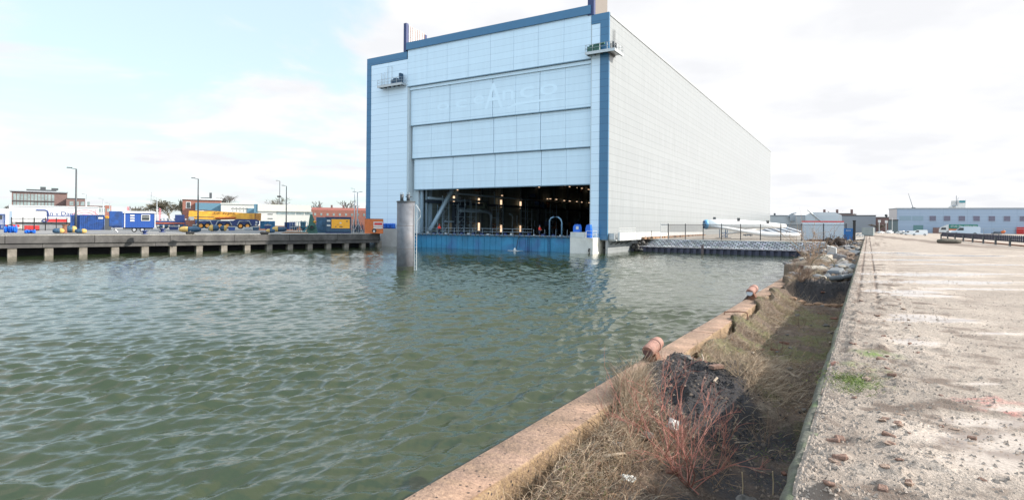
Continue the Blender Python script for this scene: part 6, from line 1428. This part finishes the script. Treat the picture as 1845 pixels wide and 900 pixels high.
t = thing('bent_rusty_strip', 'bent pinkish rusty metal strip hooked over the quay edge', 'metal strip', G(1501, 662, .0)); MB().prism([(-.03, .06), (.02, .08), (.03, -.0), (.02, -.2), (-.02, -.25), (-.0, -.1)], -.01, .01).build('strip_body', rustp, t)
t = thing('plastic_scrap', 'whitish plastic scrap caught on the coal heap twigs', 'plastic scrap', soilpt(1212, 775)); MB().lump((0, 0, .05), .07, .05, .10, 3, 0, .35, 2).build('scrap_sheet', mat('dirty_plastic', (.5, .5, .47), .5), t)
t = thing('plastic_scrap', 'grey plastic scrap lying low at the left of the red shrub', 'plastic scrap', soilpt(1130, 862)); MB().lump((0, 0, .02), .08, .06, .04, 5, 0, .35, 2).build('scrap_sheet', mat('dirty_plastic', (.5, .5, .47), .5), t)
t = thing('brick', 'whole red brown brick on the right side of the coal heap', 'brick', soilpt(1290, 700), .5); MB().box(-.12, .12, -.055, .055, 0, .06, bev=.008).build('brick_body', bfm[0], t)

# ------------------------------------------------------------ WATER
nr, na = 1000, 1350
Rr = 6.5*np.exp(np.linspace(0, math.log(420/6.5), nr)); An = np.radians(np.linspace(-78, 42, na))
RR, AA = np.meshgrid(Rr, An, indexing='ij'); XX = RR*np.sin(AA); YY = RR*np.cos(AA)
rs = np.random.RandomState(12); Z = np.zeros_like(XX); cell = RR*(math.log(420/6.5)/nr)
warp = .5*fbm(XX*.12, YY*.12, 5, 3)
for i in range(64):
    lam = .16*(1.8/.16)**((i + rs.rand())/64); kk = 2*np.pi/lam
    th = R(-56) + rs.randn()*R(24); amp = .052/kk*(1.1 - .45*sstep(25, 90, RR))*(1.3 if .3 < lam < 1.1 else .85)
    fade = 1 - sstep(.22, .5, cell/lam)
    ph = kk*(XX*math.cos(th) + YY*math.sin(th)) + rs.rand()*6.28 + 2.2*warp
    env = .55 + .75*vnoise(XX/(lam*4.5), YY/(lam*4.5), i)
    w_ = 2*((np.sin(ph) + 1)/2)**1.7 - 1; Z += amp*fade*env*w_
calm = .45 + .65*sstep(-.4, .4, fbm(XX*.07 + YY*.03, YY*.11, 18, 4))
Z = Z*calm - 3.0
wmat = bpy.data.materials.new('harbour_water'); wmat.use_nodes = True; n, l = nt(wmat); b = n['Principled BSDF']; b.inputs['Specular IOR Level'].default_value = .5
b.inputs['Base Color'].default_value = (.024, .036, .014, 1); b.inputs['Roughness'].default_value = .02; b.inputs['IOR'].default_value = 1.5
tc = n.new('ShaderNodeTexCoord'); mp = n.new('ShaderNodeMapping'); mp.inputs['Rotation'].default_value = (0, 0, R(-33)); mp.inputs['Scale'].default_value = (1, 2.1, 1); l.new(tc.outputs['Object'], mp.inputs[0])
t1 = n.new('ShaderNodeTexNoise'); t1.inputs['Scale'].default_value = 1.7; t1.inputs['Detail'].default_value = 5; t1.inputs['Roughness'].default_value = .55; l.new(mp.outputs[0], t1.inputs['Vector'])
t2 = n.new('ShaderNodeTexNoise'); t2.inputs['Scale'].default_value = 9; t2.inputs['Detail'].default_value = 3; l.new(mp.outputs[0], t2.inputs['Vector'])
b1 = n.new('ShaderNodeBump'); b1.inputs['Strength'].default_value = 1; b1.inputs['Distance'].default_value = .024; l.new(t1.outputs['Fac'], b1.inputs['Height'])
b2 = n.new('ShaderNodeBump'); b2.inputs['Strength'].default_value = .5; b2.inputs['Distance'].default_value = .006; l.new(t2.outputs['Fac'], b2.inputs['Height']); l.new(b1.outputs[0], b2.inputs['Normal']); l.new(b2.outputs[0], b.inputs['Normal'])
tag(grid_mesh('water', XX, YY, Z, wmat), kind='structure')
tag(MB().add([(-500, -60, -3.35), (100, -60, -3.35), (100, 125, -3.35), (-500, 125, -3.35)], [(0, 1, 2, 3)]).build('deep_water', wmat), kind='structure')

# ------------------------------------------------------------ LIGHT, SKY, CAMERA
sd = Vector((.995, -.045, math.tan(R(31)))).normalized()
sun = bpy.data.lights.new('sun', 'SUN'); sun.energy = 3.9; sun.angle = R(.6); sun.color = (1, .94, .85)
so = bpy.data.objects.new('sun', sun); COL.objects.link(so); so.rotation_euler = sd.to_track_quat('Z', 'Y').to_euler()
w = bpy.data.worlds.new('World'); scene.world = w; w.use_nodes = True; n = w.node_tree.nodes; l = w.node_tree.links
bg = n['Background']; bg.inputs['Strength'].default_value = .14
sky = n.new('ShaderNodeTexSky'); sky.sky_type = 'NISHITA'; sky.sun_disc = False; sky.sun_elevation = R(31); sky.sun_rotation = math.atan2(sd.x, sd.y); sky.air_density = 1.1; sky.dust_density = 1.5
tc = n.new('ShaderNodeTexCoord'); sp = n.new('ShaderNodeSeparateXYZ'); l.new(tc.outputs['Generated'], sp.inputs[0])
def mth(op, a, b_=None, cl=False):
    q = n.new('ShaderNodeMath'); q.operation = op; q.use_clamp = cl
    for i, v in enumerate((a, b_)):
        if v is None: continue
        if isinstance(v, (int, float)): q.inputs[i].default_value = v
        else: l.new(v, q.inputs[i])
    return q.outputs[0]
zz = mth('ADD', mth('MAXIMUM', sp.outputs[2], 0.0), .16)
cb = n.new('ShaderNodeCombineXYZ'); l.new(mth('DIVIDE', sp.outputs[0], zz), cb.inputs[0]); l.new(mth('DIVIDE', sp.outputs[1], zz), cb.inputs[1])
n1 = n.new('ShaderNodeTexNoise'); n1.inputs['Scale'].default_value = .95; n1.inputs['Detail'].default_value = 9; n1.inputs['Roughness'].default_value = .55; n1.inputs['Distortion'].default_value = .35; l.new(cb.outputs[0], n1.inputs['Vector'])
n2_ = n.new('ShaderNodeTexNoise'); n2_.inputs['Scale'].default_value = 2.2; n2_.inputs['Detail'].default_value = 7; l.new(cb.outputs[0], n2_.inputs['Vector'])
# a clearer patch of sky high in the north-west, thicker cloud towards the sun
def dirmask(v, lo, hi):
    d = n.new('ShaderNodeVectorMath'); d.operation = 'DOT_PRODUCT'; nm = n.new('ShaderNodeVectorMath'); nm.operation = 'NORMALIZE'; l.new(tc.outputs['Generated'], nm.inputs[0]); l.new(nm.outputs[0], d.inputs[0]); d.inputs[1].default_value = Vector(v).normalized()
    r = n.new('ShaderNodeMapRange'); r.interpolation_type = 'SMOOTHSTEP'; r.inputs[1].default_value = lo; r.inputs[2].default_value = hi; l.new(d.outputs['Value'], r.inputs[0]); return r.outputs[0]
m1 = dirmask((-.40, 1, .40), .90, .995); m2 = dirmask((.75, .6, .25), .2, .9)
m3 = dirmask((-.2, -.7, 1.0), .2, .8)
f = mth('ADD', n1.outputs['Fac'], mth('MULTIPLY', m1, -.10)); f = mth('ADD', f, mth('MULTIPLY', m2, .22)); f = mth('ADD', f, mth('MULTIPLY', m3, -.12))
rm = n.new('ShaderNodeMapRange'); rm.interpolation_type = 'SMOOTHSTEP'; rm.inputs[1].default_value = .39; rm.inputs[2].default_value = .53; l.new(f, rm.inputs[0])
cc = n.new('ShaderNodeMix'); cc.data_type = 'RGBA'; cc.inputs['A'].default_value = (3.48, 3.52, 3.64, 1); cc.inputs['B'].default_value = (4.15, 4.15, 4.2, 1); l.new(mth('MULTIPLY', mth('SUBTRACT', n2_.outputs['Fac'], .38), 3.4, True), cc.inputs['Factor'])
hz = n.new('ShaderNodeMix'); hz.data_type = 'RGBA'; hz.inputs['Factor'].default_value = .64; hz.inputs['B'].default_value = (3.2, 3.9, 4.3, 1); l.new(sky.outputs[0], hz.inputs['A'])
mx = n.new('ShaderNodeMix'); mx.data_type = 'RGBA'; l.new(rm.outputs[0], mx.inputs['Factor']); l.new(hz.outputs['Result'], mx.inputs['A']); l.new(cc.outputs['Result'], mx.inputs['B'])
m4 = dirmask((.1, -.7, .75), -.1, .75)
bst = n.new('ShaderNodeVectorMath'); bst.operation = 'SCALE'; l.new(mx.outputs['Result'], bst.inputs[0]); l.new(mth('ADD', mth('MULTIPLY', m4, .7), 1.0), bst.inputs['Scale'])
l.new(bst.outputs[0], bg.inputs['Color'])
cam = bpy.data.cameras.new('camera'); cam.sensor_width = 36; cam.lens = F/1845*36; cam.shift_x = 0; cam.shift_y = -(450 - 403.7)/1845; cam.clip_end = 8000; cam.clip_start = .1
co = bpy.data.objects.new('camera', cam); COL.objects.link(co); co.location = (0, 0, ZC)
co.matrix_world = Matrix.Translation((0, 0, ZC)) @ Matrix.Rotation(R(90), 4, 'X') @ Matrix.Rotation(ROLL, 4, 'Z')
scene.camera = co
vs = scene.view_settings; vs.view_transform = 'Standard'; vs.look = 'None'; vs.exposure = .93; vs.gamma = 1
scene.cycles.max_bounces = 6
scene.cycles.use_denoising = True
